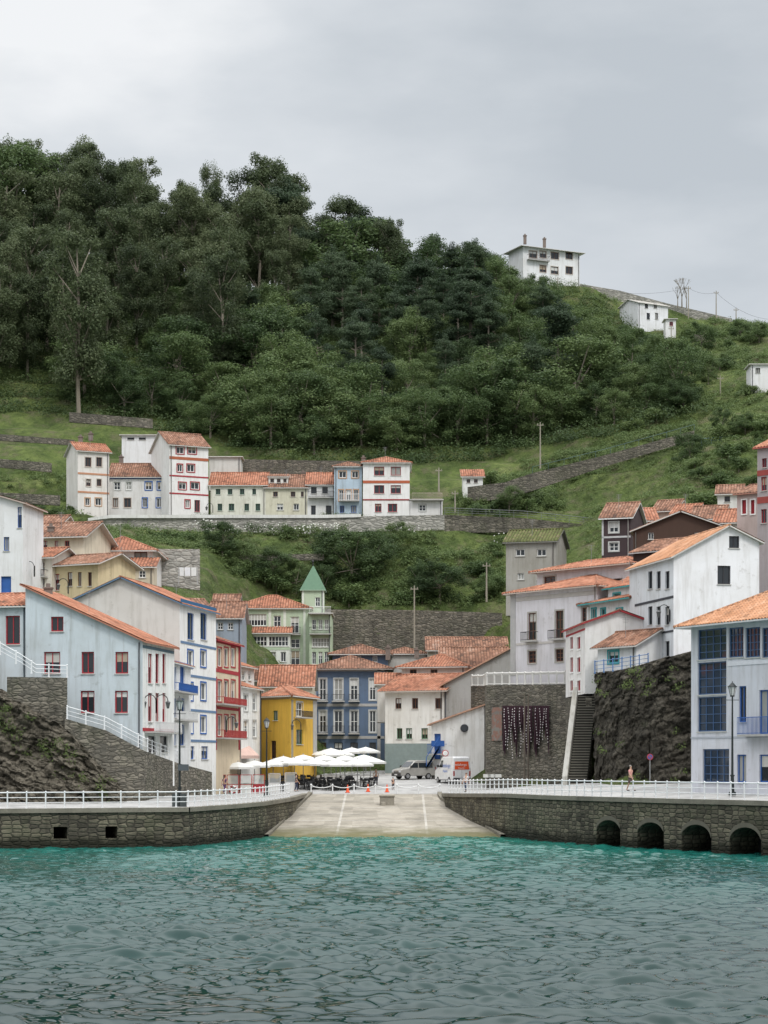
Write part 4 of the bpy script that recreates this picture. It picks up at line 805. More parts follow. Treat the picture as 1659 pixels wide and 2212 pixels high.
mw=leafm('white_flowers',(.5,.52,.45),(.65,.66,.6),(.75,.72,.7))
for i,px in enumerate((440,475,505,550,600,645,660,690,715,730,880,1090)):
    d=283.8-(i%3)*.5;e=thing('hydrangea_bush',"flowering hydrangea bush beside the path wall",'shrub',(X(px,d),d,float(TZ(px,d))),group="hydrangeas by the path")
    V,Q=crown([((R.uniform(-1,1),0,R.uniform(.5,1.1)),(1.0,.9,.8)) for _ in range(3)],190,.1);reg(bpy.data.objects.new('foliage',fast('foliage',V,Q,[LM['sh']])),e)
    k=14;v=G.normal(size=(k,3));v/=np.linalg.norm(v,axis=1,keepdims=True);v[:,1]=-abs(v[:,1]);C=v*[1.8,1.0,.9]+[0,0,.9];V,Q=leafset(C,v+[0,-.6,.5],np.full(k,.13),1);reg(bpy.data.objects.new('blossom',fast('blossom',V,Q,[mw])),e)
def pole(px,d,y0,y1,r=.1,label="wooden utility pole on the hillside"):
    b=MB();a=P3(px,d,y1);c=P3(px,d,y0);b.cyl(a,c,r*1.2,r*.7,7);b.box(c+Vector((-.5,-.05,-.5)),(1,0,0),(0,.1,0),(0,0,.1));b.cyl(c+Vector((-.4,0,-.4)),c+Vector((-.4,0,-.2)),.05,n=6);b.cyl(c+Vector((.4,0,-.4)),c+Vector((.4,0,-.2)),.05,n=6)
    b.build('utility_pole',[paint((.3,.27,.22),.9)],None,label=label,category='pole',group="hillside utility poles")
for a in ((1167,300,912,1012),(1556,322,812,930),(1450,360,705,805),(1205,390,598,665),(1547,395,628,690),(1487,396,618,690),(1051,255,1215,1300),(895,255,1265,1400),(1590,400,665,700),(948,293,1010,1062),(983,293,1060,1110)): pole(*a,r=.11)
def wire(a,c,sag,label):
    b=MB();pr=None
    for i in range(15):
        f=i/14;p=a.lerp(c,f)-Vector((0,0,sag*4*f*(1-f)))
        if pr: b.cyl(pr,p,.022,n=4,cap=False)
        pr=p
    b.build('overhead_cable',[paint((.05,.05,.05),.6)],None,label=label,category='cable',group="overhead cables")
wire(P3(1205,390,600),P3(1487,396,622),2,"thin overhead cable strung between ridge poles");wire(P3(1487,396,622),P3(1547,395,632),.6,"thin overhead cable strung between ridge poles");wire(P3(1547,395,632),P3(1680,398,690),1.5,"thin overhead cable strung between ridge poles")
wire(P3(-60,186,1120),P3(60,190,1165),.8,"sagging overhead cable between hillside houses")
b=MB()
def limb(p,dr,l,r,dep_):
    q=p+dr*l;b.cyl(p,q,r,r*.6,5)
    if dep_:
        for _ in range(3): limb(q,(dr+Vector((R.uniform(-.6,.6),R.uniform(-.6,.6),R.uniform(0,.4)))).normalized(),l*.7,r*.55,dep_-1)
limb(P3(1473,398,665),Vector((0,0,1)),2.2,.16,4)
for px in (1464,1483): limb(P3(px,398,665),Vector((0,0,1)),1.7,.12,3)
b.build('bare_tree',[BARK],None,label="leafless tree standing on the ridge",category='tree')
# ---------- street furniture
def lamp(px,d,z,h,label="black cast iron street lamp with lantern"):
    e=thing('street_lamp',label,'street lamp',(X(px,d),d,z),group="quayside street lamps");b=MB()
    b.cyl((0,0,0),(0,0,.25),.28,.24,10);b.cyl((0,0,.25),(0,0,1.3),.15,.11,10);b.cyl((0,0,1.3),(0,0,1.4),.16,.16,10);b.cyl((0,0,1.4),(0,0,h-.95),.085,.05,8);b.cyl((0,0,h-1.0),(0,0,h-.92),.16,.16,8)
    b.box((-.45,-.02,h-1.25),(.9,0,0),(0,.04,0),(0,0,.04));b.build('column',[paint((.015,.02,.02),.4)],e,local=True)
    b=MB();b.cyl((0,0,h-.92),(0,0,h-.35),.14,.27,6);b.build('lantern_glass',[M('frosted_lantern_glass',(.55,.56,.55),.2,.5)[0]],e,local=True)
    b=MB();b.cyl((0,0,h-.35),(0,0,h-.3),.33,.31,6);b.cyl((0,0,h-.3),(0,0,h-.06),.29,.06,6);b.cyl((0,0,h-.06),(0,0,h+.05),.03,.02,6)
    for k in range(6):
        a=math.pi/3*k;b.cyl((.14*math.cos(a),.14*math.sin(a),h-.92),(.275*math.cos(a),.275*math.sin(a),h-.34),.018,n=4)
    b.build('lantern_cap',[paint((.015,.02,.02),.4)],e,local=True);return e
l1=lamp(388,142.5,2.75,7.9);b=MB();b.box((-.1,-.25,2.6),(.75,0,0),(0,.3,0),(0,0,.45));b.build('control_box',[paint((.08,.09,.1),.6)],l1,local=True)
b=MB();b.box((-.5,-.35,0),(.45,0,0),(0,.5,0),(0,0,.95));b.box((.05,-.35,0),(.45,0,0),(0,.5,0),(0,0,.95));b.build('litter_bin',[paint((.05,.06,.06),.5)],l1,local=True)
lamp(576,178,2.95,7);lamp(1582,135,3.7,7.7)
def walllamp(x,y,z,s,label="black bracket lamp fixed to a house wall"):
    e=thing('wall_lamp',label,'wall lamp',(x,y,z),group="bracket lamps on house walls");b=MB();pr=None
    for k in range(9):
        a=math.pi*k/8;p=Vector((s*(.45-.45*math.cos(a)),-.3,.5*math.sin(a)))
        if pr: b.cyl(pr,p,.035,n=5)
        pr=p
    b.box((-.04,-.35,-.9),(.08,0,0),(0,.35,0),(0,0,1));b.build('bracket',[paint((.015,.02,.02),.4)],e,local=True)
    b=MB();b.cyl((s*.9,-.3,-.55),(s*.9,-.3,-.1),.1,.2,6);b.cyl((s*.9,-.3,-.1),(s*.9,-.3,.05),.24,.05,6);b.build('lantern',[paint((.1,.1,.1),.3)],e,local=True)
for px,d,py,s in ((338,151,1515,-1),(338,151,1515,1),(490,183.5,1560,1),(650,203.5,1565,-1),(1445,166,1320,-1),(148,186.5,1262,-1),(75,186,1225,-1),(460,291,1095,-1)):
    p=P3(px,d,py);walllamp(p.x,p.y,p.z,s)
UW=paint((.66,.66,.635),.85,'umbrella_canvas')
b=MB();n=8;r=1.62;tp=Vector((0,0,2.92))
for k in range(n):
    a0=2*math.pi*(k+.5)/n;a1=2*math.pi*(k+1.5)/n;p=Vector((r*math.cos(a0),r*math.sin(a0),2.42));q=Vector((r*math.cos(a1),r*math.sin(a1),2.42))
    pm,qm=p.lerp(tp,.5)+Vector((0,0,.04)),q.lerp(tp,.5)+Vector((0,0,.04))
    b.poly([p,q,qm,pm]);b.poly([pm,qm,tp]);b.poly([p-Vector((0,0,.2)),q-Vector((0,0,.2)),q,p])
b2=MB();b2.cyl((0,0,0),(0,0,3.05),.04,n=6);b2.box((-.35,-.35,0),(.7,0,0),(0,.7,0),(0,0,.08))
for k in range(8):
    a0=2*math.pi*(k+.5)/8;b2.cyl((0,0,2.85),(r*.97*math.cos(a0),r*.97*math.sin(a0),2.41),.015,n=4)
um=None
UP=[(448,187),(480,190),(514,190),(550,192),(590,194),(636,194),(680,195),(726,194),(772,195),(800,199),(612,201),(655,202),(700,202),(745,203),(786,205),(700,211),(735,214),(760,220),(715,220),(790,220),(672,214)]
for i,(px,d) in enumerate(UP):
    e=thing('parasol',"white canvas cafe parasol over terrace tables",'parasol',(X(px,d),d,GZ(d)+(.15 if i>14 else 0)+R.uniform(-.12,.12)),R.uniform(0,.7),group="cafe terrace parasols")
    if um is None: um=b.build('canopy',[UW],e,local=True).data;up=b2.build('pole',[paint((.3,.3,.3),.5)],e,local=True).data
    else: reg(bpy.data.objects.new('canopy',um),e);reg(bpy.data.objects.new('pole',up),e)
tb=MB();tb.box((-.4,-.4,.71),(.8,0,0),(0,.8,0),(0,0,.04));tl=MB();tl.cyl((0,0,.04),(0,0,.71),.04,n=6);tl.box((-.25,-.25,0),(.5,0,0),(0,.5,0),(0,0,.04))
cs_=MB();cs_.box((-.22,-.22,.42),(.44,0,0),(0,.44,0),(0,0,.04));cb=MB();cb.box((-.22,.2,.46),(.04,0,0),(0,.03,0),(0,0,.42));cb.box((.18,.2,.46),(.04,0,0),(0,.03,0),(0,0,.42));cb.box((-.18,.2,.6),(.36,0,0),(0,.025,0),(0,0,.25))
cl=MB()
for x in (-.2,.17):
    for y in (-.2,.17): cl.box((x,y,0),(.035,0,0),(0,.035,0),(0,0,.42))
BK=paint((.02,.02,.022),.5);tm={}
def furn(nm,label,cat,parts,x,y,z,rot,gr):
    e=thing(nm,label,cat,(x,y,z),rot,group=gr)
    for pn,mb,m_ in parts:
        if (nm,pn) not in tm: tm[(nm,pn)]=mb.build(pn,[m_],e,local=True).data
        else: reg(bpy.data.objects.new(pn,tm[(nm,pn)]),e)
for i in range(38):
    px=R.uniform(575,808);d=R.uniform(191.5,204);x=X(px,d)
    furn('cafe_table',"small dark cafe table on the terrace",'table',[('table_top',tb,BK),('table_leg',tl,BK)],x,d,GZ(d),R.uniform(0,.4),"cafe tables")
    for k in range(3):
        a=k*2.1+R.uniform(0,1.5);furn('cafe_chair',"dark cafe chair at a terrace table",'chair',[('seat',cs_,BK),('backrest',cb,BK),('legs',cl,BK)],x+.7*math.cos(a),d+.7*math.sin(a),GZ(d),a-math.pi/2,"cafe chairs")
for i,(px,d) in enumerate(((462,186),(490,186.5),(518,187),(546,188.2),(580,190),(615,191))):
    x=X(px,d);w=X(px+26,d)-x;e=thing('wind_screen',"low terrace wind screen with white panel and glass top" ,'screen',(x,d,GZ(d)-.1),group="terrace wind screens");b=MB()
    fc=(.4,.03,.03) if i<4 else (.6,.6,.6)
    b.box((0,0,0),(.06,0,0),(0,.06,0),(0,0,1.9));b.box((w-.06,0,0),(.06,0,0),(0,.06,0),(0,0,1.9));b.box((0,0,1.86),(w,0,0),(0,.06,0),(0,0,.05));b.box((0,0,.95),(w,0,0),(0,.06,0),(0,0,.05));b.build('frame',[paint(fc,.5)],e,local=True)
    b=MB();b.box((.06,.02,.05),(w-.12,0,0),(0,.02,0),(0,0,.9));b.build('lower_panel',[paint((.7,.7,.68) if i!=3 else RED,.5)],e,local=True)
    b=MB();b.poly([(.06,.03,1.0),(w-.06,.03,1.0),(w-.06,.03,1.86),(.06,.03,1.86)]);g_,t_,b_=M('clear_screen_glass',(.8,.85,.85),.05,.5);b_.inputs['Alpha'].default_value=.3;b.build('glass_pane',[g_],e,local=True)
    if i==1:
        b=MB();n=24
        for k in range(n):
            a=2*math.pi*k/n;c_=2*math.pi*(k+1)/n;b.cyl((w/2+.32*math.cos(a),-.05,.5+.32*math.sin(a)),(w/2+.32*math.cos(c_),-.05,.5+.32*math.sin(c_)),.08,n=6,m=(k//3)%2)
        b.build('lifebuoy',[paint(RED,.5),paint(WHITE,.5)],e,local=True)
b=MB();a,c=P3(468,187,1632),P3(560,198,1632)
b.poly([a,c,c+Vector((-1.2,1.2,1.1)),a+Vector((-1.2,1.2,1.1))]);b.poly([a-Vector((0,0,.3)),c-Vector((0,0,.3)),c,a]);b.build('shop_awning',[paint((.6,.42,.36),.8)],None,label="faded pink shop awning over the terrace",category='awning')
for px,d in ((751,189.5),(795,190.5),(836,190)):
    e=thing('traffic_cone',"orange and white traffic cone at the top of the slipway",'traffic cone',(X(px,d),d,GZ(d)),group="traffic cones on the slipway");b=MB()
    b.cyl((0,0,.04),(0,0,.75),.17,.03,10);b.build('cone',[paint((.8,.12,.04),.5)],e,local=True);b=MB();b.box((-.22,-.22,0),(.44,0,0),(0,.44,0),(0,0,.05));b.build('base',[paint((.7,.1,.04),.6)],e,local=True)
    b=MB();b.cyl((0,0,.35),(0,0,.5),.108,.08,10);b.build('white_band',[paint(WHITE,.5)],e,local=True)
b=MB();d=179.;p=Vector((X(836,d),d,rz(d)-.1))
b.box(p+Vector((-.65,0,0)),(1.3,0,0),(0,.9,0),(0,0,.85));b.box(p+Vector((-.72,-.07,.851)),(1.44,0,0),(0,1.04,0),(0,0,.16));b.cyl(p+Vector((-.35,-.15,0)),p+Vector((-.35,-.15,.4)),.28,.24,10);o=b.build('mooring_block',[CONC2],None,label="squat grey concrete mooring block on the slipway",category='mooring block')
mo=o.modifiers.new('b','BEVEL');mo.width=.05;mo.segments=2
p0=Vector((X(672,187.5),187.5,2.95));p1=Vector((X(950,187.5),187.5,2.95));e=thing('chain_barrier',"low white chain barrier across the top of the slipway",'barrier',p0)
pr=None;cbm=MB()
for k in range(7):
    p=p0.lerp(p1,k/6);q=MB();q.cyl(p,p+Vector((0,0,.8)),.06,n=8);q.ball(p+Vector((0,0,.86)),.1);q.build('post',[paint(WR,.5)],e)
    if pr:
        for s_ in range(12):
            f0,f1=s_/12,(s_+1)/12;g=lambda f:pr.lerp(p,f)+Vector((0,0,.8-.9*f*(1-f)));cbm.cyl(g(f0),g(f1),.04,n=5)
    pr=p
cbm.build('chain',[paint(WR,.5)],e)
def wd(px):
    k=(px-CX)/F;a=P(1051,192);c=P(1222,183);s=(a.y*k-a.x)/((c.x-a.x)-k*(c.y-a.y));return a.y+s*(c.y-a.y)
for x0,x1 in ((1086,1117),(1119,1150),(1153,1186)):
    e=thing('fishing_net',"dark maroon fishing net with white floats hung on stone wall",'fishing net',P3((x0+x1)/2,wd((x0+x1)/2)-.3,1640),group="hanging fishing nets");b=MB();fl=MB();n=48
    def pt(u,y,o): px=x0+(x1-x0)*u;return P3(px,wd(px)-.2-o*abs(math.sin(u*30)),y)
    ex=lambda u:1630-60*abs(math.sin(u*3.1+x0*.7))**2-10*math.sin(u*31)
    for k in range(n):
        u,u2=k/n,(k+1)/n;b.poly([pt(u,ex(u),.3),pt(u2,ex(u2),.3),pt(u2,1527,.1),pt(u,1527,.1)])
    for k in range(4):
        u=(k+.6)/4.3;yb=1640-R.uniform(0,45);y=1530+R.uniform(0,4)
        while y<yb: uu=u+.06*math.sin(y*.06+k*2);fl.ball(pt(uu,y,0)+Vector((0,-.35,0)),.05,n=6,sq=(1,1,1.3));y+=R.uniform(4.5,8)
    b.cyl(P3(x0-1,wd(x0-1)-.2,1526),P3(x1+1,wd(x1+1)-.2,1526),.05,n=6);b.build('netting',[paint((.04,.014,.024),.95)],e);fl.build('floats',[paint((.6,.56,.56),.6)],e)
b=MB();a=P3(1062,wd(1062)-.12,1600);c=P3(1084,wd(1084)-.12,1600);b.box(a,c-a,(0,-.06,0),(0,0,3.2));m,t,bs=M('faded_mural_paint',rough=.8);t.links.new(ramp(t,noi(t,coord(t),1.3,6),[(.42,(.2,.19,.17)),(.5,(.24,.12,.09)),(.58,(.17,.155,.14))]),bs.inputs['Base Color']);b.build('wall_mural',[m],None,label="faded red and white mural panel on the stone wall",category='mural')
for px in (1133,1141): 
    b=MB();b.cyl(P3(px,184.3,1695),P3(px,184.3,1500),.09,.06,8);b.box(P3(px,184.3,1502)+Vector((-.3,-.04,0)),(.6,0,0),(0,.08,0),(0,0,.06));b.build('net_pole',[paint((.12,.1,.08),.8)],None,label="tall wooden pole beside the hanging nets",category='pole',group="net poles")
def sign(px,d,z,h,r,label,kind):
    e=thing('traffic_sign',label,'traffic sign',(X(px,d),d,z));b=MB();b.cyl((0,0,0),(0,0,h),.03,n=6);b.build('pole',[paint((.4,.4,.4),.4,metal=.5)],e,local=True)
    b=MB();b.cyl((0,-.04,h-r),(0,-.07,h-r),r,n=20);b.cyl((0,-.071,h-r),(0,-.08,h-r),r*.78,n=20,m=1)
    if kind=='no': b.box((-r*.65,-.085,h-r+r*.5),(r*.16,0,r*.16),(r*1.1,0,-r*1.1),(0,-.01,0))
    b.build('sign_disc',[paint((.45,.05,.05),.4),paint((.06,.1,.3) if kind=='no' else WHITE,.4)],e,local=True)
sign(1404,153.6,4.3,2.3,.24,"round blue and red no parking sign by the cliff",'no');sign(962,205,3.9,3.3,.34,"round white and red restriction sign by the steps",'x')
for px,d in ((1062,184),(1075,184),(1052,184)):
    e=thing('information_board',"slanted information board on two legs",'information board',(X(px,d),d,3.6),group="information boards");b=MB();b.box((-.3,0,0),(.05,0,0),(0,.05,0),(0,0,1));b.box((.25,0,0),(.05,0,0),(0,.05,0),(0,0,1));b.build('legs',[BK],e,local=True);b=MB();b.box((-.35,-.2,.9),(.7,0,0),(0,.4,.3),(0,-.02,.03));b.build('panel',[paint((.3,.3,.28),.5)],e,local=True)
b=MB();p=P3(921,210.5,1655)
for i in range(10): b.box(p+Vector((i*.14,0,i*.22)),(.3,0,0),(0,1.0,0),(0,0,.06))
b.cyl(p+Vector((0,0,.95)),p+Vector((1.4,0,3.1)),.04,n=6);b.cyl(p,p+Vector((0,0,.95)),.04,n=6);b.box(p,(.06,0,0),(1.4,0,2.2),(0,0,-.25));b.build('metal_staircase',[paint(BLUE,.5)],None,label="short blue metal staircase to the shed balcony",category='stairs')
# ---------- vehicles
def van(px,d,rot,L,Wd,Ht,col,label,tall,text=None):
    z=GZ(d);e=thing('parked_van',label,'van',(X(px,d),d,z),rot)
    if tall: pr=[(0,.35),(0,Ht*.45),(.1,Ht*.5),(.85,Ht*.58),(1.55,Ht*.96),(1.9,Ht),(L-.3,Ht),(L-.1,Ht*.96),(L,Ht*.5),(L,.35)]
    else: pr=[(0,.35),(0,Ht*.45),(.12,Ht*.52),(1.0,Ht*.6),(1.75,Ht*.95),(2.1,Ht),(L-.35,Ht*.98),(L-.05,Ht*.6),(L,Ht*.5),(L,.35)]
    tw=lambda zz:Wd/2*(1-.13*max(0,(zz/Ht-.5)*2))
    ln=[Vector((x-L/2,-tw(zz),zz)) for x,zz in pr];rn=[Vector((p.x,-p.y,p.z)) for p in ln];b=MB()
    b.v=ln+rn;n=len(pr)
    b.f=[list(range(n)),list(range(2*n-1,n-1,-1))]+[[i,i+n,(i+1)%n+n,(i+1)%n] for i in range(n)];b.m=[0]*len(b.f)
    body=b.build('body',[paint(col,.25,'car_paint',spec=.5)],e,local=True);mo=body.modifiers.new('b','BEVEL');mo.width=.14;mo.segments=4;mo.harden_normals=False
    def side(x0,x1,z0,z1,sgn,nm,m_,sl=0,o=.012):
        q=MB();v=[Vector((x0-L/2,sgn*(tw(z0)+o),z0)),Vector((x1-L/2,sgn*(tw(z0)+o),z0)),Vector((x1-L/2,sgn*(tw(z1)+o),z1)),Vector((x0+sl-L/2,sgn*(tw(z1)+o),z1))]
        q.poly(v if sgn<0 else v[::-1]);q.build(nm,[m_],e,local=True)
    for s_ in (-1,1):
        side(1.15,2.15,Ht*.6,Ht*.86,s_,'side_window',glassD,.5)
        if not tall: side(2.25,3.3,Ht*.6,Ht*.86,s_,'side_window',glassD);side(3.4,L-.4,Ht*.6,Ht*.86,s_,'side_window',glassD)
    a=Vector((pr[3][0]-L/2,0,pr[3][1]));c=Vector((pr[4][0]-L/2,0,pr[4][1]));nn=Vector((-(c.z-a.z),0,c.x-a.x)).normalized()*.02;a2,c2=a.lerp(c,.08),a.lerp(c,.9)
    q=MB();q.poly([a2+nn+Vector((0,-tw(a2.z)*.86,0)),c2+nn+Vector((0,-tw(c2.z)*.84,0)),c2+nn+Vector((0,tw(c2.z)*.84,0)),a2+nn+Vector((0,tw(a2.z)*.86,0))]);q.build('windscreen',[glassD],e,local=True)
    q=MB();q.box((-L/2-.06,-Wd/2*.93,.3),(.25,0,0),(0,Wd*.93,0),(0,0,.32));q.box((-L/2-.02,-Wd*.25,.68),(.04,0,0),(0,Wd*.5,0),(0,0,.14));q.build('front_bumper',[paint((.06,.06,.065),.6)],e,local=True)
    q=MB();q.box((L/2-.15,-Wd/2*.93,.3),(.24,0,0),(0,Wd*.93,0),(0,0,.26));q.build('rear_bumper',[paint((.06,.06,.065),.6)],e,local=True)
    for xp,zp in ((-L/2-.075,.42),(L/2+.092,.4)):
        q=MB();q.box((xp,-.26,zp),(.012,0,0),(0,.52,0),(0,0,.11));q.build('number_plate',[paint((.7,.7,.7),.4)],e,local=True)
    for s_ in (-1,1):
        q=MB();q.box((-L/2-.03,s_*Wd*.36-.16,.72),(.1,0,0),(0,.32,0),(0,0,.22));q.build('headlight',[M('headlight_lens',(.6,.62,.65),.1,.7)[0]],e,local=True)
        q=MB();q.box((L/2-.05,s_*Wd*.43-.07,.75),(.075,0,0),(0,.14,0),(0,0,.5));q.build('tail_light',[paint((.4,.02,.02),.3)],e,local=True)
        q=MB();q.box((-L/2+1.15,s_*(Wd/2+.02),Ht*.6),(.12,0,0),(0,s_*.2,0),(0,0,.24));q.build('wing_mirror',[BK],e,local=True)
        for xx in (.85,L-.95):
            q=MB();y=s_*(Wd/2-.2);q.cyl((xx-L/2,y,.33),(xx-L/2,y+s_*.21,.33),.33,n=20);w=q.build('wheel',[paint((.02,.02,.02),.8)],e,local=True)
            q=MB();q.cyl((xx-L/2,y+s_*.2,.33),(xx-L/2,y+s_*.225,.33),.2,n=14);q.build('rim',[paint((.4,.4,.42),.3,metal=.6)],w,local=True)
    if text:
        q=MB();x0,x1=L/2+.02,L/2-.055;z0,z1=Ht*.52,Ht*.82;q.poly([(x0,-.8,z0),(x0,.8,z0),(x1,.72,z1),(x1,-.72,z1)]);q.build('orange_panel',[paint((.75,.1,.03),.4)],e,local=True)
        q=MB();q.box((L/2-.02,-.008,.6),(.025,0,0),(0,.016,0),(0,0,Ht*.33));q.build('door_seam',[paint((.1,.1,.1),.6)],e,local=True)
        for (tx,pos,sz,cc,rt) in ((text,(L/2+.03,-.74,Ht*.66),.35,WHITE,(math.pi/2-.08,0,math.pi/2)),('Alquiler',(L/2+.045,-.4,Ht*.55),.22,WHITE,(math.pi/2-.08,0,math.pi/2)),(text,(2.2-L/2,-(tw(Ht*.6)+.03),Ht*.6),.55,(.05,.15,.5),(math.pi/2-.06,0,0)),('Alquiler',(2.3-L/2,-(tw(Ht*.42)+.03),Ht*.42),.4,(.05,.15,.5),(math.pi/2,0,0))):
            cu=bpy.data.curves.new('t','FONT');cu.body=tx;cu.size=sz;ob=bpy.data.objects.new('t',cu);SC.collection.objects.link(ob);bpy.context.view_layer.update()
            me_=bpy.data.meshes.new_from_object(ob.evaluated_get(bpy.context.evaluated_depsgraph_get()));bpy.data.objects.remove(ob);me_.materials.clear();me_.materials.append(paint(cc,.5))
            o_=bpy.data.objects.new('lettering',me_);o_.location=pos;o_.rotation_euler=rt;reg(o_,e)
van(978,203,math.radians(-70),4.9,2.0,2.7,(.8,.8,.8),"white rental van with orange lettered rear panel parked by the steps",True,'telefurgo')
van(894,211,math.radians(32),4.4,1.85,2.0,(.3,.29,.27),"silver grey minivan parked beside the white house",False)
# ---------- people
def skin(name,vs,es,m,par,root=0):
    bm=bmesh.new();ly=bm.verts.layers.skin.verify();vv=[]
    for i,(p,r) in enumerate(vs):
        v=bm.verts.new(p);v[ly].radius=(r if isinstance(r,tuple) else (r,r));v[ly].use_root=(i==root);vv.append(v)
    for a,c in es: bm.edges.new((vv[a],vv[c]))
    me=bpy.data.meshes.new(name);bm.to_mesh(me);bm.free();me.materials.append(m);o=bpy.data.objects.new(name,me);reg(o,par)
    o.modifiers.new('s','SKIN').use_smooth_shade=True;o.modifiers.new('u','SUBSURF').levels=1;o.modifiers['u'].render_levels=1
def person(px,d,z,rot,label,shirt,trou,hair,h=1.7,stride=.18,arm=.1,shorts=False,longhair=False):
    e=thing('person',label,'person',(X(px,d),d,z),rot);s=h/1.75;e.scale=(s,s,s)
    L=[((0,0,.95),.13),((0,0,1.15),.115),((0,.01,1.36),.13),((0,0,1.5),.055),((0,-.01,1.58),.075),((0,-.01,1.68),.088)];E=[(0,1),(1,2),(2,3),(3,4),(4,5)]
    T=[((0,0,.93),(.16,.12)),((0,0,1.13),(.15,.11)),((0,.01,1.37),(.16,.11))];TE=[(0,1),(1,2)];U=[((0,0,.98),.145)];UE=[]
    for sg in (-1,1):
        st=stride*sg;i=len(L);hip=(.09*sg,0,.88);kn=(.1*sg,-st*.6-.03,.5);an=(.1*sg,-st+ (.06 if st<0 else 0),.09);toe=(.11*sg,-st-.15,.04)
        L+= [(hip,.09),(kn,.058),(an,.04),(toe,.04)];E+=[(0,i),(i,i+1),(i+1,i+2),(i+2,i+3)]
        i=len(L);sh=(.18*sg,0,1.41);el=(.24*sg,.03+arm*sg,1.13);wr=(.25*sg,-.08+arm*2*sg,.9);pa=(.25*sg,-.1+arm*2.1*sg,.83)
        L+=[(sh,.055),(el,.042),(wr,.028),(pa,.032)];E+=[(2,i),(i,i+1),(i+1,i+2),(i+2,i+3)]
        for f in range(4): L.append(((pa[0]+(f-1.5)*.004,pa[1]+(f-1.5)*.022,pa[2]-.085+abs(f-1.3)*.008),.009));E.append((i+3,len(L)-1))
        L.append(((pa[0],pa[1]-.055,pa[2]-.02),.01));E.append((i+3,len(L)-1))
        i=len(T);T+=[(sh,.07),((sh[0]*.4+el[0]*.6,sh[1]*.4+el[1]*.6,sh[2]*.4+el[2]*.6),.06)];TE+=[(2,i),(i,i+1)]
        i=len(U);U+=[(hip,.105),(kn,.075)];UE+=[(0,i),(i,i+1)]
        if not shorts: U.append((( an[0],an[1],.14),.058));UE.append((i+1,i+2))
        q=MB();q.ball((toe[0],toe[1]+.08,.05),.06,sq=(.85,2.1,.8));q.build('shoe',[paint((.1,.1,.1),.6)],e,local=True,smooth=True)
    i=len(L);L.append(((0,-.11,1.625),.014));E.append((5,i))
    skin('body',L,E,paint((.5,.3,.21),.6,'skin'),e);skin('shirt',T,TE,paint(shirt,.9),e);skin('trousers',U,UE,paint(trou,.9),e)
    q=MB();q.ball((0,.02,1.70),.105,sq=(.95,1.02,.85))
    if longhair: q.ball((0,.06,1.58),.09,sq=(1,.7,1.6))
    q.build('hair',[paint(hair,.8)],e,local=True,smooth=True)
person(1362,138,3.95,.9,"man in pink shirt and dark shorts strolling the promenade",(.62,.28,.27),(.16,.1,.1),(.25,.22,.2),1.78,shorts=True)
person(1007,172,3.35,-.6,"person in light top standing by the promenade railing",(.6,.6,.62),(.1,.13,.22),(.12,.06,.04),1.65,.06)
person(485,181,3.05,2.4,"woman in purple dress walking past the terrace",(.12,.06,.16),(.12,.06,.16),(.05,.03,.02),1.68,.2,.12,longhair=True)
person(640,191,3.1,1.6,"person in dark clothes beside the terrace",(.1,.1,.12),(.05,.06,.1),(.05,.03,.02),1.7,.1)
person(812,199,3.6,0,"person in white shirt standing at the terrace edge",(.6,.6,.58),(.05,.06,.1),(.06,.04,.03),1.72,.06)
person(849,193,3.25,.4,"small figure in dark clothing on the plaza",(.03,.03,.04),(.02,.02,.03),(.02,.02,.02),1.2,.05)
b=MB();a=P3(386,212,1226);b.cyl(a,P3(386,212,1262),.04,n=6);b.cyl(P3(426,212,1226),P3(426,212,1262),.04,n=6);b.cyl(a,P3(426,212,1226),.02,n=4);b.build('clothes_line',[paint((.4,.4,.4),.6)],None,label="clothes line in a small garden",category='clothes line')
for x0,x1,c in ((388,397,(.7,.7,.7)),(399,411,(.72,.72,.74)),(413,424,(.7,.7,.68))):
    b=MB();b.box(P3(x0,211.9,1244),P3(x1,211.9,1244)-P3(x0,211.9,1244),(0,.03,0),(0,0,.9));b.build('hanging_laundry',[paint(c,.9)],None,label="white cloth drying on the clothes line",category='laundry',group="laundry")
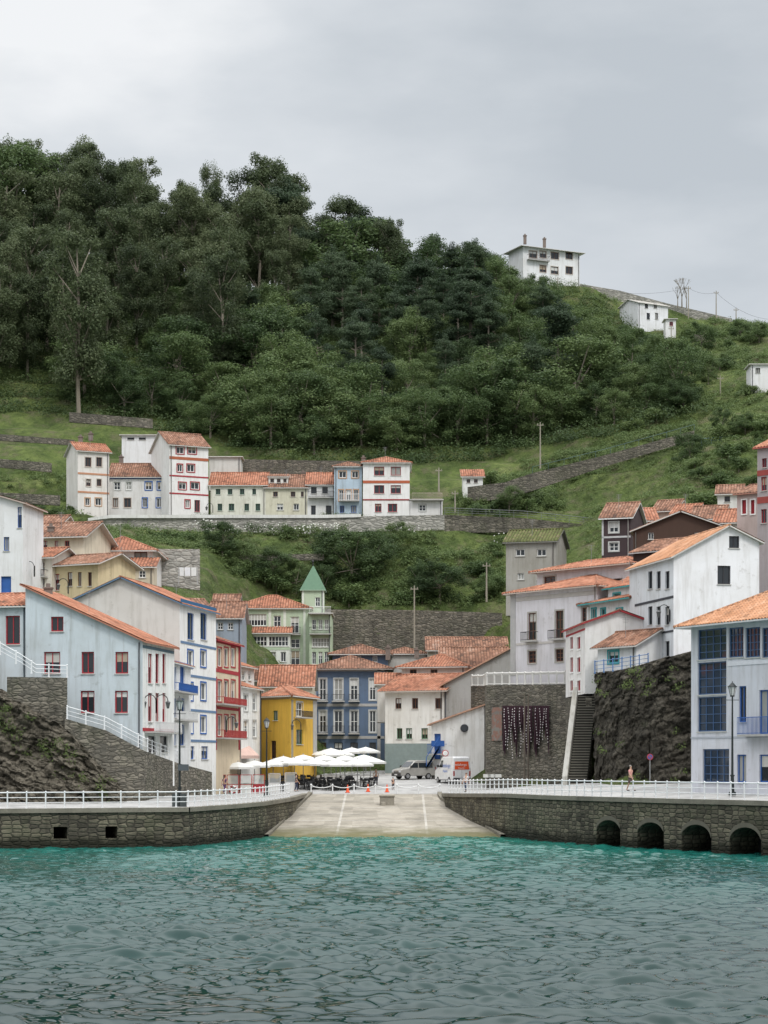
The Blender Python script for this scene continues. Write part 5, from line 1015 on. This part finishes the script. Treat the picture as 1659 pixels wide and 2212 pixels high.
# ---------- light & world
w=bpy.data.worlds.new("World");SC.world=w;w.use_nodes=True;t=w.node_tree;bg=t.nodes['Background']
SE=math.radians(52)
sky=t.nodes.new('ShaderNodeTexSky');sky.sky_type='NISHITA';sky.sun_disc=False;sky.sun_elevation=SE
t.links.new(sky.outputs[0],bg.inputs[0]);bg.inputs[1].default_value=.08
mp=coord(t,'Generated',(1.6,1.6,4.2));nz=noi(t,mp,1.9,7,.5)
s=t.nodes.new('ShaderNodeSeparateXYZ');t.links.new(coord(t,'Generated'),s.inputs[0])
cl_=ramp(t,nz,[(.34,(.56,.605,.65)),(.5,(.74,.775,.81)),(.62,(.95,.965,.98))])
cl2=mix(t,ramp(t,s.outputs[2],[(.0,(0,0,0)),(.42,(0,0,0)),(.8,(1,1,1))]),cl_,(3.0,3.05,3.1))
b2=t.nodes.new('ShaderNodeBackground');t.links.new(cl2,b2.inputs[0]);b2.inputs[1].default_value=1.0
ms=t.nodes.new('ShaderNodeMixShader');ms.inputs[0].default_value=.92;t.links.new(bg.outputs[0],ms.inputs[1]);t.links.new(b2.outputs[0],ms.inputs[2]);t.links.new(ms.outputs[0],t.nodes['World Output'].inputs[0])
L_=bpy.data.lights.new('sun','SUN');L_.energy=1.5;L_.angle=math.radians(11);L_.color=(1,.97,.92);so=bpy.data.objects.new('sun',L_);SC.collection.objects.link(so)
dr=Vector((.5,-.86,0)).normalized()*math.cos(SE)+Vector((0,0,math.sin(SE)));so.rotation_euler=dr.to_track_quat('Z','Y').to_euler()
sky.sun_rotation=math.atan2(dr.x,dr.y)
cam=bpy.data.cameras.new('camera');co=bpy.data.objects.new('camera',cam);SC.collection.objects.link(co);co.location=(0,0,EZ);co.rotation_euler=(math.pi/2,0,0)
cam.sensor_fit='VERTICAL';cam.sensor_height=36;cam.lens=F/2212*36;cam.shift_y=539/2212;cam.clip_end=6000;cam.clip_start=.5;SC.camera=co
SC.view_settings.view_transform='Standard';SC.view_settings.look='None';SC.view_settings.exposure=0
